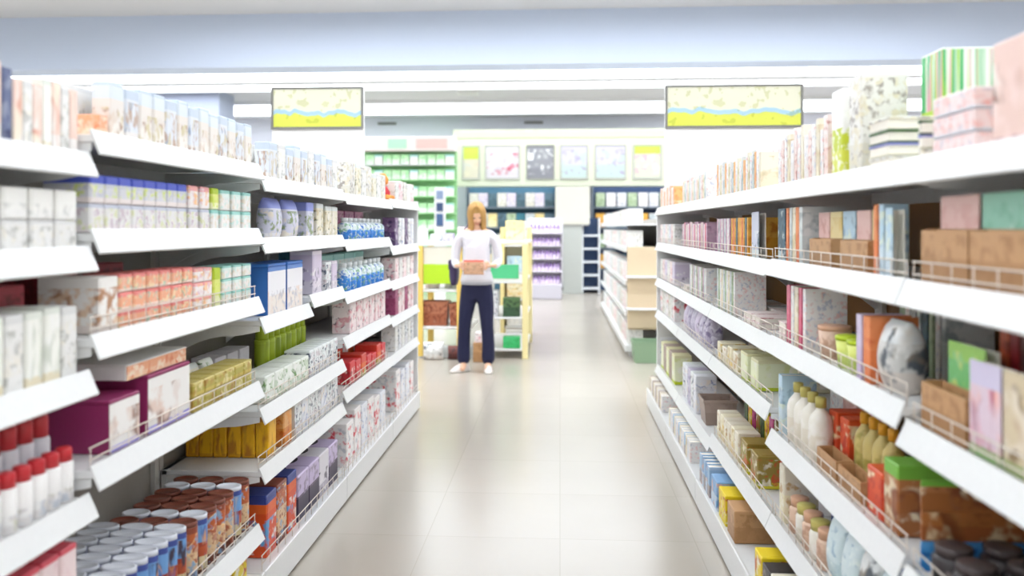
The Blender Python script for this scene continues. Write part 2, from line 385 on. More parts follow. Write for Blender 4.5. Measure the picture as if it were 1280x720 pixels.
SK = {
 'bluetop': ('blue-topped grey', B('e9dfdc', (.2, 'd6d6dc'), (.55, 'c9ccd2'), (.68, '4c5cc4')), ['e8e08a', 'c2c4d0', 'e9e7c0', 'd0dc80'], 38, (.22, .66), .7),
 'greylow': ('pale grey', B('e6dede', (.3, 'e2e0de'), (.85, 'c4c8d4')), ['e6cf9a', 'd4d8b0', 'f3efe8', 'c8b8c0'], 40, (.1, .85), .9),
 'pinkw': ('pink and white', B('f4ecea', (.75, 'f0a8a8')), ['f4d8c8', 'e8c8d0', 'f6c690'], 40, (.15, .9), .9),
 'lime': ('lime green', B('eef0c0', (.3, 'dfe77e'), (.7, 'b9d22e')), ['f0f0d0', 'cfe050'], 30, (.1, .6), .7),
 'mint': ('mint and white', B('f0ece8', (.6, 'e4f0ea'), (.82, '9cd6cc')), ['dfe6da', 'e8dccb', 'd2e6e0'], 42, (.1, .8), .9),
 'coral': ('coral orange', B('f3ded2', (.2, 'f2b08c'), (.75, 'ee8c86')), ['f4a85c', 'f0c0a8', 'a8ccb8', 'f6d8b0'], 40, (.1, .85), .95),
 'white': ('plain white', B('eae9e6', (.88, 'dcdcda')), ['d4d4d0', 'ece8de', 'c0c0ba'], 34, (.1, .8), .8),
 'whiteyel': ('white and yellow', B('f2f1ee', (.3, 'f5f4ef')), ['e9e29a', 'e8e6e0', 'd8d8d4'], 32, (.05, .5), .5),
 'whitegrn': ('white with faint green', B('e6dcc0', (.14, 'f2f2ea'), (.9, 'e2e6dc')), ['e2e8d2', 'd4d8cc', 'f4f4f0'], 26, (.1, .9), .8, None, .3),
 'food': ('white with brown print', B('e8ddd6', (.15, 'f4f1ec')), ['dfc0a4', 'e8cdb2', 'b98a68'], 22, (.15, .8), .8),
 'foodblue': ('white with blue foot', B('a8a0e0', (.14, 'f0ede9')), ['c8a89a', 'e4cdc0', '9c7a6c', 'e8ded8'], 9, (.1, .8), .7, '9c3468'),
 'magenta': ('magenta', B('b8386e', (.5, 'b03468')), ['c84a80', '983058', 'd8a0b8'], 12, (.1, .9), .5, 'b03468'),
 'redcap': ('white red-capped', B('e8e4e2', (.2, 'f4f2f0')), ['b8c06a', 'd8d4d4', 'c8ccd4'], 30, (.05, .4), .6, 'cc3038'),
 'redfar': ('silver red-capped', B('dcdadc', (.5, 'cfcfd4')), ['e8e6e6', 'bfc0c8'], 26, (.1, .9), .9, 'c23a40', .3),
 'pinkbox': ('pink and white', B('f0b8bc', (.5, 'f0dcdc'), (.93, 'd85060')), ['ee8090', 'f6e8e6', 'e8c8cc'], 20, (.05, .9), .95, None, .3),
 'darkred': ('dark red', B('8e2a34', (.6, 'a03440')), ['b8505c', '70202a'], 20, (.1, .9), .8),
 'brownpic': ('brown-printed white', B('f0ece6', (.12, 'e0d0c0')), ['caa080', 'f0e8e0', '8a6650', 'e8d8c8'], 26, (.1, .9), .9),
 'palepeach': ('pale peach', B('f2ece8', (.25, 'f0d4c6')), ['f0c8b4', 'f4ece6', 'e0a890', 'f2e4d0'], 18, (.05, .95), .95, None, .35),
 'palegrey': ('pale grey-blue', B('e6e2e0', (.2, 'dde1e8'), (.8, 'c6d2e0')), ['d8d0c8', 'b89c88', '94a4bc', 'd0c4a8'], 34, (.05, .75), .8, None, .5),
 'beige': ('beige-printed clear', B('ece6de', (.3, 'e6dfd8'), (.7, 'dce4ea'), (.93, 'c4d2e0')), ['c8a888', 'e4d8cc', 'a8846a', 'd0c49c'], 34, (.05, .55), .8, None, .6),
 'navy': ('navy blue', B('2e3660', (.2, '5a6488')), ['3c4878', '8890a8'], 20, (.1, .9), .7),
 'peachorange': ('orange and peach', B('f0c4a0', (.4, 'eca880')), ['f2d0b0', 'e0784c', 'f8e0c8'], 28, (.05, .9), .8),
 'violet': ('violet-topped', B('e9e6ec', (.15, 'd4d4e4'), (.75, '8f9ae0')), ['c8d2a4', 'e6dcd0', 'a8b0cc', '8a9a70'], 26, (.05, .7), .95),
 'creamgreen': ('cream and green', B('ece6da', (.2, 'e8e2cc'), (.85, 'dfe4e0')), ['98a868', 'd8c8a0', '6c7a50', 'eee8dc'], 30, (.05, .8), .95),
 'whiteblue': ('white blue-edged', B('efe6de', (.4, 'f0eff2'), (.9, '5c8ad0')), ['d8bca4', 'c8c8d0', 'ecdcd0'], 24, (.02, .5), .9, '3c78c8'),
 'lilac': ('lilac', B('dcd4de', (.3, 'd4c8dc'), (.9, 'e4dce8')), ['bcb0cc', 'f0ecf0', '9c92a8'], 24, (.05, .6), .6),
 'deepblue': ('bright blue', B('2a70c8', (.6, '3c88dc')), ['5ab0ec', '2058a8', 'a0d4f0'], 30, (.1, .9), .6),
 'bluebot': ('blue-based white', B('3a8ade', (.5, '54a8e8'), (.55, 'e4eef0')), ['7cc4ee', '2c74cc', 'f0f4f0', '88b898'], 40, (.05, .9), .8, 'f0f4f4'),
 'tealdark': ('dark teal', B('2a6474', (.5, '3a7c8c')), ['508c98', '1c4c5c'], 20, (.1, .9), .6),
 'plum': ('plum pink', B('a84a74', (.6, 'c07098')), ['d898b4', '883058'], 24, (.1, .9), .8),
 'purpdark': ('dark purple', B('5a3c70', (.5, '7c6088')), ['9c8cac', '3c2c54', 'c8c0cc'], 30, (.1, .9), .8),
 'blush': ('blush pink', B('f0dcdc', (.3, 'f2e2e0')), ['e8c4c8', 'f6eeec', '6c5860', 'e0a0a8'], 22, (.05, .95), .7),
 'limetube': ('lime green tall', B('8aa020', (.3, 'a4b82c'), (.9, 'b4c83c')), ['c4d450', '7c9018'], 14, (.05, .95), .8, 'b0c430', .15),
 'amber': ('golden yellow', B('d89c18', (.1, 'f0b81c'), (.92, 'b87c18')), ['f8d048', 'b87418', 'f4bc20', 'c08020'], 22, (.05, .9), .6, None, .3),
 'amberpic': ('orange-printed', B('d88c40', (.5, 'e8b070')), ['f0d0a0', 'c86420', 'e89c48'], 24, (.05, .9), .9),
 'cardgrey': ('grey-printed white', B('e4e4e6', (.4, 'e8ecec')), ['9ca4b4', '5c6474', 'f0f0f0', 'c8bcc0'], 34, (.05, .9), .9),
 'greenpack': ('green-printed white', B('e0dccc', (.2, 'e8ece4')), ['8cbc58', 'c8d4c0', '608c48', 'f0f0ec'], 28, (.05, .9), .9),
 'olive': ('olive yellow', B('c8b45c', (.3, 'b0a448'), (.75, 'c8b868')), ['98983c', 'e4d8a0', 'b08c40'], 26, (.05, .9), .8),
 'redpack': ('red', B('c83038', (.5, 'd8343c')), ['e86060', 'a02028', 'f0c8c0'], 24, (.1, .7), .6),
 'orangegreen': ('red and orange', B('b8c060', (.25, 'e87838'), (.6, 'dc4838')), ['f09048', 'd83c34'], 24, (.05, .9), .5),
 'redwhite': ('red-printed white', B('ece6e4', (.15, 'f2eeec'), (.92, 'f0ecea')), ['e49aa0', 'd84c58', 'e8e0dc', 'c8c8cc'], 22, (.05, .9), .75),
 'bluewhite': ('blue-printed white', B('e6e6ea', (.3, 'e8eaf0')), ['b0bcd8', 'dcdce0', '8c9cc4', 'f0e8e0'], 24, (.05, .9), .85),
 'coffee': ('brown and blue striped', B('5c3424', (.08, 'd8c89c'), (.32, 'b4502c'), (.5, '9c3c28'), (.58, '6c9cd0'), (.9, '3c4c90')), ['e4dcc8', '4c70b0', 'd8a070', '3c3040'], 34, (.1, .88), .7, 'e0e4ec', .25),
 'cola': ('brown and orange printed', B('6c3c2c', (.2, 'd8b890'), (.6, 'b85c30'), (.88, '8c4430')), ['e8dcc8', 'a05030', 'f0c890', '88a8c8'], 34, (.05, .95), .9, '7c4434'),
 'orangeblue': ('orange and blue', B('d84c18', (.7, 'e06020'), (.85, '34428c')), ['f07838', 'e8e4e0', '5c9cd0'], 18, (.05, .6), .5),
 'tissuelilac': ('lilac and dark', B('3c3048', (.5, '5c4860'), (.55, 'c4b4d4')), ['d8cce0', '8c7c98'], 18, (.5, .95), .3),
 'tissuewhite': ('white', B('b8b0bc', (.3, 'dcd8de')), ['c8c0cc', 'ece8ec', '6c6470'], 22, (.05, .6), .6),
 # right side
 'craft': ('brown corrugated', B('b08458', (.5, 'c09468')), ['c8a078', 'a87c50'], 20, (.1, .9), .6),
 'greenstripe': ('green and white striped', B('b4d44c', (.45, 'b8d848'), (.5, 'e8eee4')), ['58c080', '48b46c', 'b4d84c', 'e0a0b4', '60c488'], 40, (.5, .98), .95, None, .02),
 'pinkfoil': ('pale pink patterned', B('d8dce4', (.15, 'f0dcda')), ['f4ecea', 'ecc4c0', 'e8b0a8', 'd8ccd0'], 40, (.12, .95), .95),
 'brownpink': ('brown and pink', B('c8a0a0', (.1, 'e4c4b8')), ['b88468', 'f0d4cc', '8c6454', 'f4e8e0'], 11, (.05, .8), .8),
 'bluelid': ('periwinkle blue', B('d8d4bc', (.3, 'e8dcc8'), (.55, '8c90c8')), ['b0b4d8', 'e8e0c8'], 30, (.1, .5), .5),
 'darkgreen': ('dark green', B('3c5c40', (.5, '58784c')), ['7c9868', '2c4430'], 26, (.1, .9), .7),
 'creamside': ('cream and white', B('dcd8cc', (.3, 'e6e4de')), ['bcb4a8', 'e0d8c0', 'a49c94'], 34, (.05, .95), .8),
 'whitelime': ('white and lime', B('d8dc50', (.3, 'c8d438'), (.55, 'f0f0ec')), ['e8ecc0', 'f4f4f0'], 26, (.05, .9), .4),
 'softorange': ('soft orange', B('f0d0a8', (.3, 'f0b878')), ['f4dcc0', 'e89c5c'], 20, (.1, .9), .6),
 'yelcard': ('pale yellow', B('f2e6b8', (.5, 'f0dca0')), ['f6ecd0', 'e8cc80'], 18, (.1, .9), .6),
 'pinkcard': ('pale pink', B('f0d4cc', (.5, 'f0c8c0')), ['f4e4dc', 'dca89c', 'e8b8b0'], 20, (.1, .9), .7),
 'bluecard': ('pale blue', B('cfe0ea', (.5, 'b8d4e4')), ['e4ecf0', '90b0c4', 'd8e4d8'], 20, (.1, .9), .7),
 'mintcard': ('mint green', B('a8dcc4', (.5, '9cd4bc')), ['c4e8d8', '84c4a8', 'b8e0cc'], 22, (.1, .9), .7),
 'greencard': ('bright green', B('e0c060', (.1, '78c878'), (.8, 'a0d468')), ['58b868', 'c8dc80', '8cd494'], 16, (.1, .9), .8),
 'figures': ('lilac with pink figures', B('88b068', (.12, 'e0ccd8'), (.75, 'd4cce4')), ['c87890', 'f0b4a8', 'a04868', 'e0a0b0'], 16, (.1, .75), .95, None, .4),
 'tanfig': ('tan-printed', B('a0b070', (.12, 'd8c8a8')), ['b89468', 'e8dcc8', '988060'], 16, (.1, .9), .9),
 'crimson': ('dark crimson', B('6c1820', (.5, '8c1c24')), ['a82c30', '50141c'], 12, (.1, .9), .5),
 'rust': ('rust orange', B('b84828', (.5, 'c85830')), ['d87848', '98381c'], 12, (.1, .9), .5),
 'forest': ('forest green', B('1c4028', (.5, '285c3c')), ['3c7850', '143020'], 12, (.1, .9), .5),
 'choc': ('chocolate brown', B('5c2c28', (.5, '703830')), ['8c5044', '402020'], 12, (.1, .9), .5),
 'greyplush': ('grey and white', B('d8d0c8', (.3, 'd4d4d0'), (.7, 'e4e8e8')), ['b8a890', 'f0f0ee', '8c8478', '586068'], 14, (.05, .95), .95),
 'lilacbook': ('lilac', B('d0c0dc', (.5, 'd8cce4')), ['e8e0ec', 'c0acd0'], 14, (.1, .9), .5),
 'orangebook': ('orange', B('e8844c', (.5, 'ec9058')), ['f4b890', 'd86c38'], 14, (.1, .9), .5),
 'goldbook': ('golden', B('e0a030', (.5, 'e8b048')), ['f4d080', 'c88020'], 14, (.1, .9), .5),
 'mauvebook': ('mauve', B('c8a0b8', (.5, 'd0acc0')), ['e4ccd8', 'a88098'], 14, (.1, .9), .5),
 'rosebook': ('rose pink', B('d86080', (.5, 'e07894')), ['f0b0c0', 'c84868'], 14, (.1, .9), .5),
 'creambook': ('cream', B('e8dcc0', (.5, 'ece4d0')), ['f4f0e4', 'd0c098'], 14, (.1, .9), .5),
 'greybook': ('pale grey', B('ccd4d4', (.5, 'd8dcdc')), ['ecf0f0', 'a8b4b8'], 14, (.1, .9), .5),
 'sagebook': ('sage green', B('a8bc98', (.5, 'b8c8a8')), ['d8e0cc', '88a078'], 14, (.1, .9), .5),
 'slatebook': ('slate blue', B('44606c', (.5, '547080')), ['88a0ac', '304850'], 14, (.1, .9), .5),
 'whitebook': ('white', B('ece8e4', (.5, 'f2f0ee')), ['d8d4d4', 'f0ccc8', 'c8ccd8'], 44, (.05, .95), .3),
 'winter': ('lilac-grey landscape', B('dce4e4', (.2, 'c8ccdc')), ['8ca0a8', '40606c', 'd8dce4'], 16, (.2, .6), .7),
 'nightblue': ('dark blue printed', B('b0c4cc', (.2, '34586c')), ['88a8b4', '2c4858', 'd0dcdc'], 22, (.05, .95), .8),
 'limetub': ('lime and yellow', B('dce888', (.6, 'dce478')), ['e8ecb0', 'c0d860'], 20, (.1, .9), .4, 'b8d01c'),
 'peachtub': ('peach', B('d8b49c', (.5, 'e0c0a8')), ['ecd8c8', 'c09880'], 20, (.1, .9), .5, 'd8a888'),
 'whitebook2': ('white and coral', B('f0d8d0', (.5, 'f4e4e0')), ['f0a090', 'e8c8c0', 'c89088'], 40, (.05, .95), .3),
 'papers': ('pink-printed white', B('e8d4d0', (.5, 'f0e0dc')), ['d8a0a0', 'f4f0ee', 'b87878'], 24, (0, 1), .9),
 'redorange': ('red and orange', B('d84c28', (.5, 'e0582c')), ['f0a050', 'f0e0b8', 'c03420'], 20, (.1, .9), .7),
 'yelbottle': ('straw yellow', B('c8b86c', (.5, 'd4c078')), ['e8dca0', 'b0a050'], 20, (.1, .9), .5, 'e8a82c'),
 'creambottle': ('cream', B('e4dccc', (.5, 'ece8dc')), ['d8d0c0', 'f4f0e8'], 20, (.1, .9), .5, 'c8bc68'),
 'greenbrown': ('green-topped brown', B('a86838', (.6, 'b87848'), (.8, '7cbc48')), ['c89468', '8c5030', 'e8d8b8'], 16, (.05, .78), .8, '70b444'),
 'toffee': ('brown wood-toned', B('a05c30', (.5, 'b06c38')), ['c88850', '7c4420', 'e0c8a0'], 14, (.05, .95), .8, 'b86c3c'),
 'skyblue': ('sky blue', B('2c84cc', (.3, '4c9cdc'), (.8, '5ca8e4')), ['e86c4c', '78bcec', '2468b0'], 18, (.1, .8), .6),
 'blackcup': ('black and silver', B('2c2828', (.4, '383234')), ['b8b0ac', '484040', '887c78'], 22, (.2, .9), .5, '4a4040'),
 'yellowpack': ('bright yellow', B('e8d440', (.4, 'ecd020')), ['f4e468', 'c8543c', 'f0ecd8'], 22, (.1, .9), .5),
 'spice': ('yellow and brown printed', B('d8cc30', (.2, '988038')), ['5c3c24', 'e8e0c8', '8c9c30', 'c85c30'], 24, (.1, .9), .95),
 'straw': ('pale straw', B('ece4c4', (.5, 'e8e0cc')), ['dcd4a8', 'f4f0e4', 'c8a878'], 24, (.1, .9), .7),
 'royal': ('royal blue', B('1c50b0', (.5, '2460c4')), ['3878d4', '184090'], 12, (.1, .9), .4),
 'iceblue': ('ice blue', B('c4d8dc', (.4, 'd4e4e8')), ['b4ccd8', 'e4f0f0', 'a0bccc'], 26, (.1, .9), .4),
 'lightbluebook': ('light blue', B('b8a8a4', (.4, 'a8c8e4'), (.9, 'bcd4ec')), ['c8dcec', 'a49c9c'], 16, (.05, .5), .6),
 'bluepic': ('blue-printed', B('c8d8e8', (.5, '88b0d8')), ['f0f0f0', '5890c8', 'd8b8b0'], 18, (.05, .95), .9),
 'purplegrey': ('purple-grey', B('bcb4c8', (.4, 'c4bcd0')), ['a498b8', 'dcd8e4', '8c80a4'], 26, (.05, .95), .85),
 'fuchsia': ('fuchsia', B('c03080', (.5, 'd04890')), ['e880b0', '902060'], 18, (.1, .9), .6, 'e8d040'),
 'taupe': ('taupe', B('a08c80', (.5, 'ac988c')), ['b8a498', '988478'], 10, (.1, .9), .4),
 'limebox': ('lime-ended cream', B('c4d428', (.12, 'e8ecc8'), (.9, 'e0dcb0')), ['c8d830', 'f0f0e0', 'dce0a0'], 16, (.1, .9), .6),
 'sweets': ('cream with red lettering', B('ecdcb8', (.5, 'f0e8cc')), ['d87868', 'e8d080', 'c8b478'], 22, (.05, .95), .7),
 'tanred': ('tan with red top', B('c49878', (.4, 'cca080'), (.85, 'e07060')), ['d8b898', 'b08868'], 20, (.05, .8), .6),
 'green': ('leaf green', B('3cc070', (.5, '48c87c')), ['70dc98', '30b060'], 14, (.1, .9), .4),
 'purplerow': ('purple', B('ecdcf0', (.55, 'dcb8e8'), (.6, '8058a0')), ['b088d0', '5c3c80', 'f0e8f4'], 30, (.1, .95), .6, '5c4080'),
 'palegreenrow': ('pale green', B('e0f0dc', (.5, 'a8e0a0')), ['78cc7c', 'd0ecc8', 'f0f0e0', '90d898'], 16, (.1, .95), .9),
 'basketbrown': ('red-brown', B('a86040', (.5, 'b87454')), ['c89070', '88442c'], 16, (.1, .9), .8, '8c5038'),
}
def plural(k): return k+('es' if k.endswith('x') else 'es' if k.endswith('ch') else 's')
SPOT = {}     # per bay + shelf + look counter for the labels
def place(o, side, i, s, X, Y, z, look, kw, sidename, extra='', jit=0):
    k = (sidename, i, s, look, kw, extra); SPOT[k] = SPOT.get(k, 0)+1
    o.location = (X, Y, z); o.rotation_euler = (0, 0, (0 if side < 0 else PI)+jit)
    sh = ['floor-level', 'top', 'second', 'third', 'fourth', 'fifth'][s]
    where = f"{NEAR[i]} {sidename} bay, {sh} shelf, {ordw(SPOT[k])} along"
    lab = f"{look} {kw}, {where}{', '+extra if extra else ''}"
    tag(o, lab, kw.split()[-1] if kw not in ('gift box', 'small box', 'tissue box', 'greeting card', 'cardboard tray', 'spray can') else kw, f"{look} {plural(kw)} on the {sh} shelf of the {NEAR[i]} {sidename} bay")
def left_at(px, X=1.13):
    u = (px-640)/1000; c, s_ = math.cos(YAW), math.sin(YAW); return -X/(-s_+c*u)*(c+s_*u)
def right_at(px, X=.79):
    u = (px-640)/1000; c, s_ = math.cos(YAW), math.sin(YAW); return X/(-s_+c*u)*(c+s_*u)
def run(side, i, s, a, b, kind, dims, skins, stack=1, deep=1, inset=.045, gap=.003, px=True, z0=None, mode='cycle', lean=0, extra='', jit=.02, hv=0):
    YS = YL if side < 0 else YR; H = HL if side < 0 else HR
    if px:
        a, b = (left_at(a), left_at(b)) if side < 0 else (right_at(a), right_at(b))
    a, b = min(a, b), max(a, b)
    a = max(a, YS[i]+.012); b = min(b, YS[i+1]-.012)
    h = H[i][s-1] if s else None
    wd, dp, ht = dims
    n = max(1, int((b-a+gap)/(wd+gap))); step = (b-a)/n
    skins = skins.split()
    if kind == 'carton': kind = 'box' if stack > 1 else ('packet' if ht > 1.6*wd else 'carton')  # all cartons: stacked ones are called small boxes, tall ones packets
    rows = 0
    for q in range(n):
        for dd in range(deep):
            zz_prev = 0
            for k in range(stack):
                y = a+step*(q+.5)
                if isinstance(h, tuple): hh = h[0] if y < YS[i]+(YS[i+1]-YS[i])*.52 else h[1]
                else: hh = h
                zb = (.125 if not s else hh+.045)+.0015
                if isinstance(h, tuple) and abs(y-(YS[i]+(YS[i+1]-YS[i])*.52)) < wd/2: continue
                sk = skins[q*len(skins)//n] if mode == 'block' else (random.choice(skins) if mode == 'rand' else (skins[k] if mode == 'stack' else skins[q % len(skins)]))
                h1 = ht
                if hv: h1 = round(ht*(1-hv*random.choice((0, .33, .66, 1))), 3)
                w1 = min(wd, step-.0015)
                if kind == 'book': w1 = round(min(wd, step-.001)*random.choice((.75, .9, 1)), 3)
                o = item(kind, w1, dp, h1, sk); look = SK[sk][0]
                X = (XL if side < 0 else (XR if s else .70))+inset+dp/2+dd*(dp+.004)
                ex = extra
                if not ex and stack > 1: ex = ('lowest row', 'second row up', 'third row up', 'fourth row up', 'fifth row up')[k] if stack > 2 else ('lower row', 'upper row')[k]
                if deep > 1 and dd: ex = 'rear row' if not ex else ex+' rear'
                j = random.uniform(-jit, jit)*(.4 if kind in ('carton', 'gift', 'tray', 'book') else 1)
                if wd*abs(j) > .5 or gap < .002: j = 0
                if stack > 1: j = 0
                place(o, side, i, s, side*X, y, zb+k*(ht+.0015), look, KW[kind], 'left' if side < 0 else 'right', ex, j*.5)
L_, R_ = -1, 1
# ---- left, nearest bay
run(L_, 0, 1, -420, 108, 'carton', (.028, .10, .168), 'palepeach white palepeach navy palepeach white palepeach whitegrn', hv=.15)
run(L_, 1, 1, 121, 133, 'carton', (.055, .10, .055), 'peachorange')
run(L_, 0, 2, -420, 110, 'carton', (.078, .14, .068), 'white whiteyel', stack=2, mode='stack')
run(L_, 0, 3, -420, 112, 'carton', (.055, .11, .175), 'whitegrn white whitegrn', hv=.08)
run(L_, 0, 3, -420, 112, 'carton', (.11, .12, .21), 'darkred', inset=.17, extra='rear row')
run(L_, 0, 4, -420, 118, 'tube', (.042, .042, .125), 'redcap', gap=.004)
run(L_, 0, 4, -420, 118, 'tube', (.05, .05, .20), 'redfar', gap=.004, inset=.10, extra='rear row')
run(L_, 0, 5, -420, 124, 'carton', (.06, .13, .20), 'pinkbox', deep=1)
# ---- left, second bay
run(L_, 1, 1, 135, 332, 'carton', (.066, .05, .155), 'beige palegrey beige beige palegrey', hv=.1)
run(L_, 1, 1, 128, 332, 'carton', (.10, .10, .135), 'white beige', inset=.13, extra='rear row')
run(L_, 1, 2, 110, 232, 'carton', (.060, .12, .070), 'greylow bluetop', stack=2, mode='stack')
run(L_, 1, 2, 233, 262, 'carton', (.060, .12, .070), 'greylow pinkw', stack=2, mode='stack')
run(L_, 1, 2, 263, 272, 'carton', (.05, .12, .070), 'mint lime', stack=2, mode='stack')
run(L_, 1, 2, 273, 314, 'carton', (.070, .12, .068), 'mint mint', stack=2, mode='stack')
run(L_, 1, 3, 122, 146, 'carton', (.13, .16, .14), 'food')
run(L_, 1, 3, 147, 240, 'carton', (.062, .10, .046), 'coral coral coral', stack=3, mode='stack')
run(L_, 1, 3, 241, 264, 'carton', (.062, .10, .044), 'pinkw pinkw pinkw', stack=3, mode='stack')
run(L_, 1, 3, 265, 275, 'carton', (.05, .10, .13), 'lime')
run(L_, 1, 3, 276, 316, 'carton', (.07, .10, .043), 'mint mint mint', stack=3, mode='stack')
run(L_, 1, 3, 122, 230, 'carton', (.15, .12, .16), 'darkred', inset=.215, extra='rear row')
run(L_, 1, 4, 128, 183, 'gift', (.145, .24, .135), 'foodblue', inset=.05)
run(L_, 1, 4, 185, 238, 'gift', (.26, .26, .165), 'foodblue', inset=.05)
run(L_, 1, 4, 240, 322, 'carton', (.075, .10, .045), 'olive olive', stack=2)
run(L_, 1, 4, 262, 330, 'pouch', (.09, .06, .10), 'greenpack creamgreen', inset=.17, extra='rear row')
run(L_, 1, 5, 131, 236, 'tin', (.052, .10, .195), 'coffee', deep=3, gap=.003)
run(L_, 1, 5, 238, 325, 'tin', (.065, .09, .185), 'cola coffee cola cola', deep=3, gap=.003)
run(L_, 1, 0, 121, 330, 'carton', (.12, .2, .10), 'yellowpack cola', inset=.06)
# ---- left, third bay
run(L_, 2, 1, 335, 433, 'carton', (.085, .06, .165), 'palegrey white palegrey beige', hv=.12)
run(L_, 2, 1, 335, 433, 'carton', (.12, .12, .15), 'white', inset=.15, extra='rear row')
run(L_, 2, 2, 336, 378, 'pouch', (.15, .08, .165), 'violet violet')
run(L_, 2, 2, 380, 405, 'carton', (.10, .10, .16), 'violet creamgreen')
run(L_, 2, 2, 406, 432, 'carton', (.10, .10, .15), 'creamgreen')
run(L_, 2, 3, 333, 378, 'gift', (.20, .14, .20), 'whiteblue')
run(L_, 2, 3, 386, 405, 'carton', (.14, .11, .20), 'lilac')
run(L_, 2, 3, 406, 432, 'carton', (.09, .11, .14), 'cardgrey lilac')
run(L_, 2, 3, 406, 432, 'carton', (.14, .11, .19), 'tealdark', inset=.18, extra='rear row')
run(L_, 2, 4, 330, 385, 'carton', (.10, .12, .105), 'greenpack')
run(L_, 2, 4, 386, 431, 'carton', (.06, .12, .12), 'cardgrey cardgrey')
run(L_, 2, 4, 375, 430, 'tube', (.066, .066, .245), 'limetube', inset=.2, extra='rear row')
run(L_, 2, 4, 332, 370, 'carton', (.1, .1, .17), 'tissuewhite', inset=.25, extra='rear row')
run(L_, 2, 5, 331, 350, 'carton', (.085, .052, .150), 'amber', deep=6, inset=.05)
run(L_, 2, 5, 351, 366, 'carton', (.10, .2, .15), 'amberpic')
run(L_, 2, 5, 367, 432, 'card', (.09, .05, .150), 'cardgrey bluewhite cardgrey')
run(L_, 2, 0, 331, 370, 'carton', (.11, .24, .24), 'orangeblue cola')
run(L_, 2, 0, 371, 425, 'tissue', (.15, .26, .20), 'tissuelilac tissuelilac tissuewhite')
# ---- left, fourth bay
run(L_, 3, 1, 436, 492, 'carton', (.11, .09, .19), 'creamside creamgreen white', hv=.2)
run(L_, 3, 2, 436, 489, 'bottle', (.088, .088, .125), 'bluebot')
run(L_, 3, 2, 434, 492, 'carton', (.20, .12, .17), 'plum', inset=.19, extra='rear row')
run(L_, 3, 3, 434, 490, 'bottle', (.10, .09, .15), 'bluebot')
run(L_, 3, 3, 434, 492, 'carton', (.22, .10, .19), 'mint', inset=.19, extra='rear row')
run(L_, 3, 4, 436, 492, 'carton', (.13, .10, .18), 'blush', hv=.1)
run(L_, 3, 5, 436, 490, 'carton', (.11, .14, .12), 'redpack redpack orangegreen', hv=.3)
run(L_, 3, 5, 436, 490, 'carton', (.11, .10, .20), 'redwhite orangegreen', inset=.22, extra='rear row')
run(L_, 3, 0, 432, 490, 'carton', (.14, .22, .27), 'redwhite redwhite bluewhite', hv=.15)
# ---- left, farthest bay
run(L_, 4, 1, 493, 524, 'carton', (.12, .09, .16), 'white blush creamside', hv=.2)
run(L_, 4, 2, 493, 524, 'carton', (.10, .09, .20), 'purpdark cardgrey bluewhite')
run(L_, 4, 3, 493, 524, 'carton', (.12, .10, .15), 'blush white')
run(L_, 4, 4, 493, 524, 'carton', (.10, .10, .19), 'plum blush blush')
run(L_, 4, 5, 493, 524, 'carton', (.10, .10, .17), 'white cardgrey')
run(L_, 4, 0, 494, 530, 'carton', (.14, .22, .28), 'redwhite bluewhite bluewhite', hv=.15)

# ---- right, nearest bay
run(R_, 0, 1, 1238, 1800, 'carton', (.16, .14, .19), 'brownpink')
run(R_, 0, 1, 1150, 1236, 'carton', (.17, .10, .042), 'pinkfoil pinkfoil pinkfoil', stack=3, mode='stack', inset=.05)
run(R_, 0, 1, 1122, 1148, 'pad', (.07, .12, .03), 'creamside bluelid darkgreen', stack=3, mode='stack', inset=.05)
run(R_, 0, 1, 1160, 1225, 'carton', (.09, .14, .22), 'greenstripe', inset=.19, extra='rear row')
run(R_, 0, 2, 1130, 1800, 'tray', (.20, .035, .12), 'craft', inset=.05, jit=0)
run(R_, 0, 2, 1130, 1800, 'card', (.16, .03, .19), 'mintcard pinkcard mintcard mintcard', inset=.09, extra='behind tray')
run(R_, 0, 3, 1131, 1208, 'tray', (.19, .045, .10), 'craft', inset=.05, jit=0)
run(R_, 0, 3, 1135, 1205, 'card', (.15, .03, .19), 'greencard', inset=.10, extra='behind tray')
run(R_, 0, 3, 1210, 1800, 'card', (.11, .03, .18), 'figures figures tanfig', inset=.05)
run(R_, 0, 3, 1180, 1800, 'book', (.032, .12, .225), 'crimson rust crimson forest crimson choc', inset=.16, extra='rear row')
run(R_, 0, 4, 1154, 1800, 'jar', (.085, .085, .08), 'blackcup', inset=.05)
run(R_, 0, 4, 1128, 1152, 'carton', (.14, .26, .065), 'skyblue toffee greenbrown', stack=3, mode='stack', inset=.05)
run(R_, 0, 4, 1154, 1800, 'jar', (.085, .085, .08), 'blackcup', inset=.15, deep=2, extra='inner')
# ---- right, second bay
run(R_, 1, 1, 1085, 1117, 'pad', (.12, .12, .03), 'creamside bluelid darkgreen creamside', stack=4, mode='stack')
run(R_, 1, 1, 1087, 1112, 'carton', (.12, .20, .29), 'greenstripe', inset=.175, extra='rear row')
run(R_, 1, 1, 1038, 1083, 'carton', (.09, .12, .26), 'creamside whitelime', hv=.15)
run(R_, 1, 1, 957, 1037, 'book', (.035, .13, .19), 'whitebook2 whitebook creambook whitebook', hv=.2)
run(R_, 1, 2, 1007, 1092, 'tray', (.20, .035, .09), 'craft', inset=.05, jit=0)
run(R_, 1, 2, 1007, 1090, 'card', (.10, .03, .17), 'yelcard pinkcard bluecard', inset=.09, extra='behind tray')
run(R_, 1, 2, 1093, 1108, 'book', (.03, .06, .18), 'bluecard orangebook goldbook')
run(R_, 1, 2, 1109, 1118, 'card', (.07, .03, .17), 'bluecard')
run(R_, 1, 2, 984, 1005, 'book', (.035, .14, .19), 'greybook orangebook creambook')
run(R_, 1, 2, 955, 983, 'card', (.11, .03, .19), 'nightblue winter')
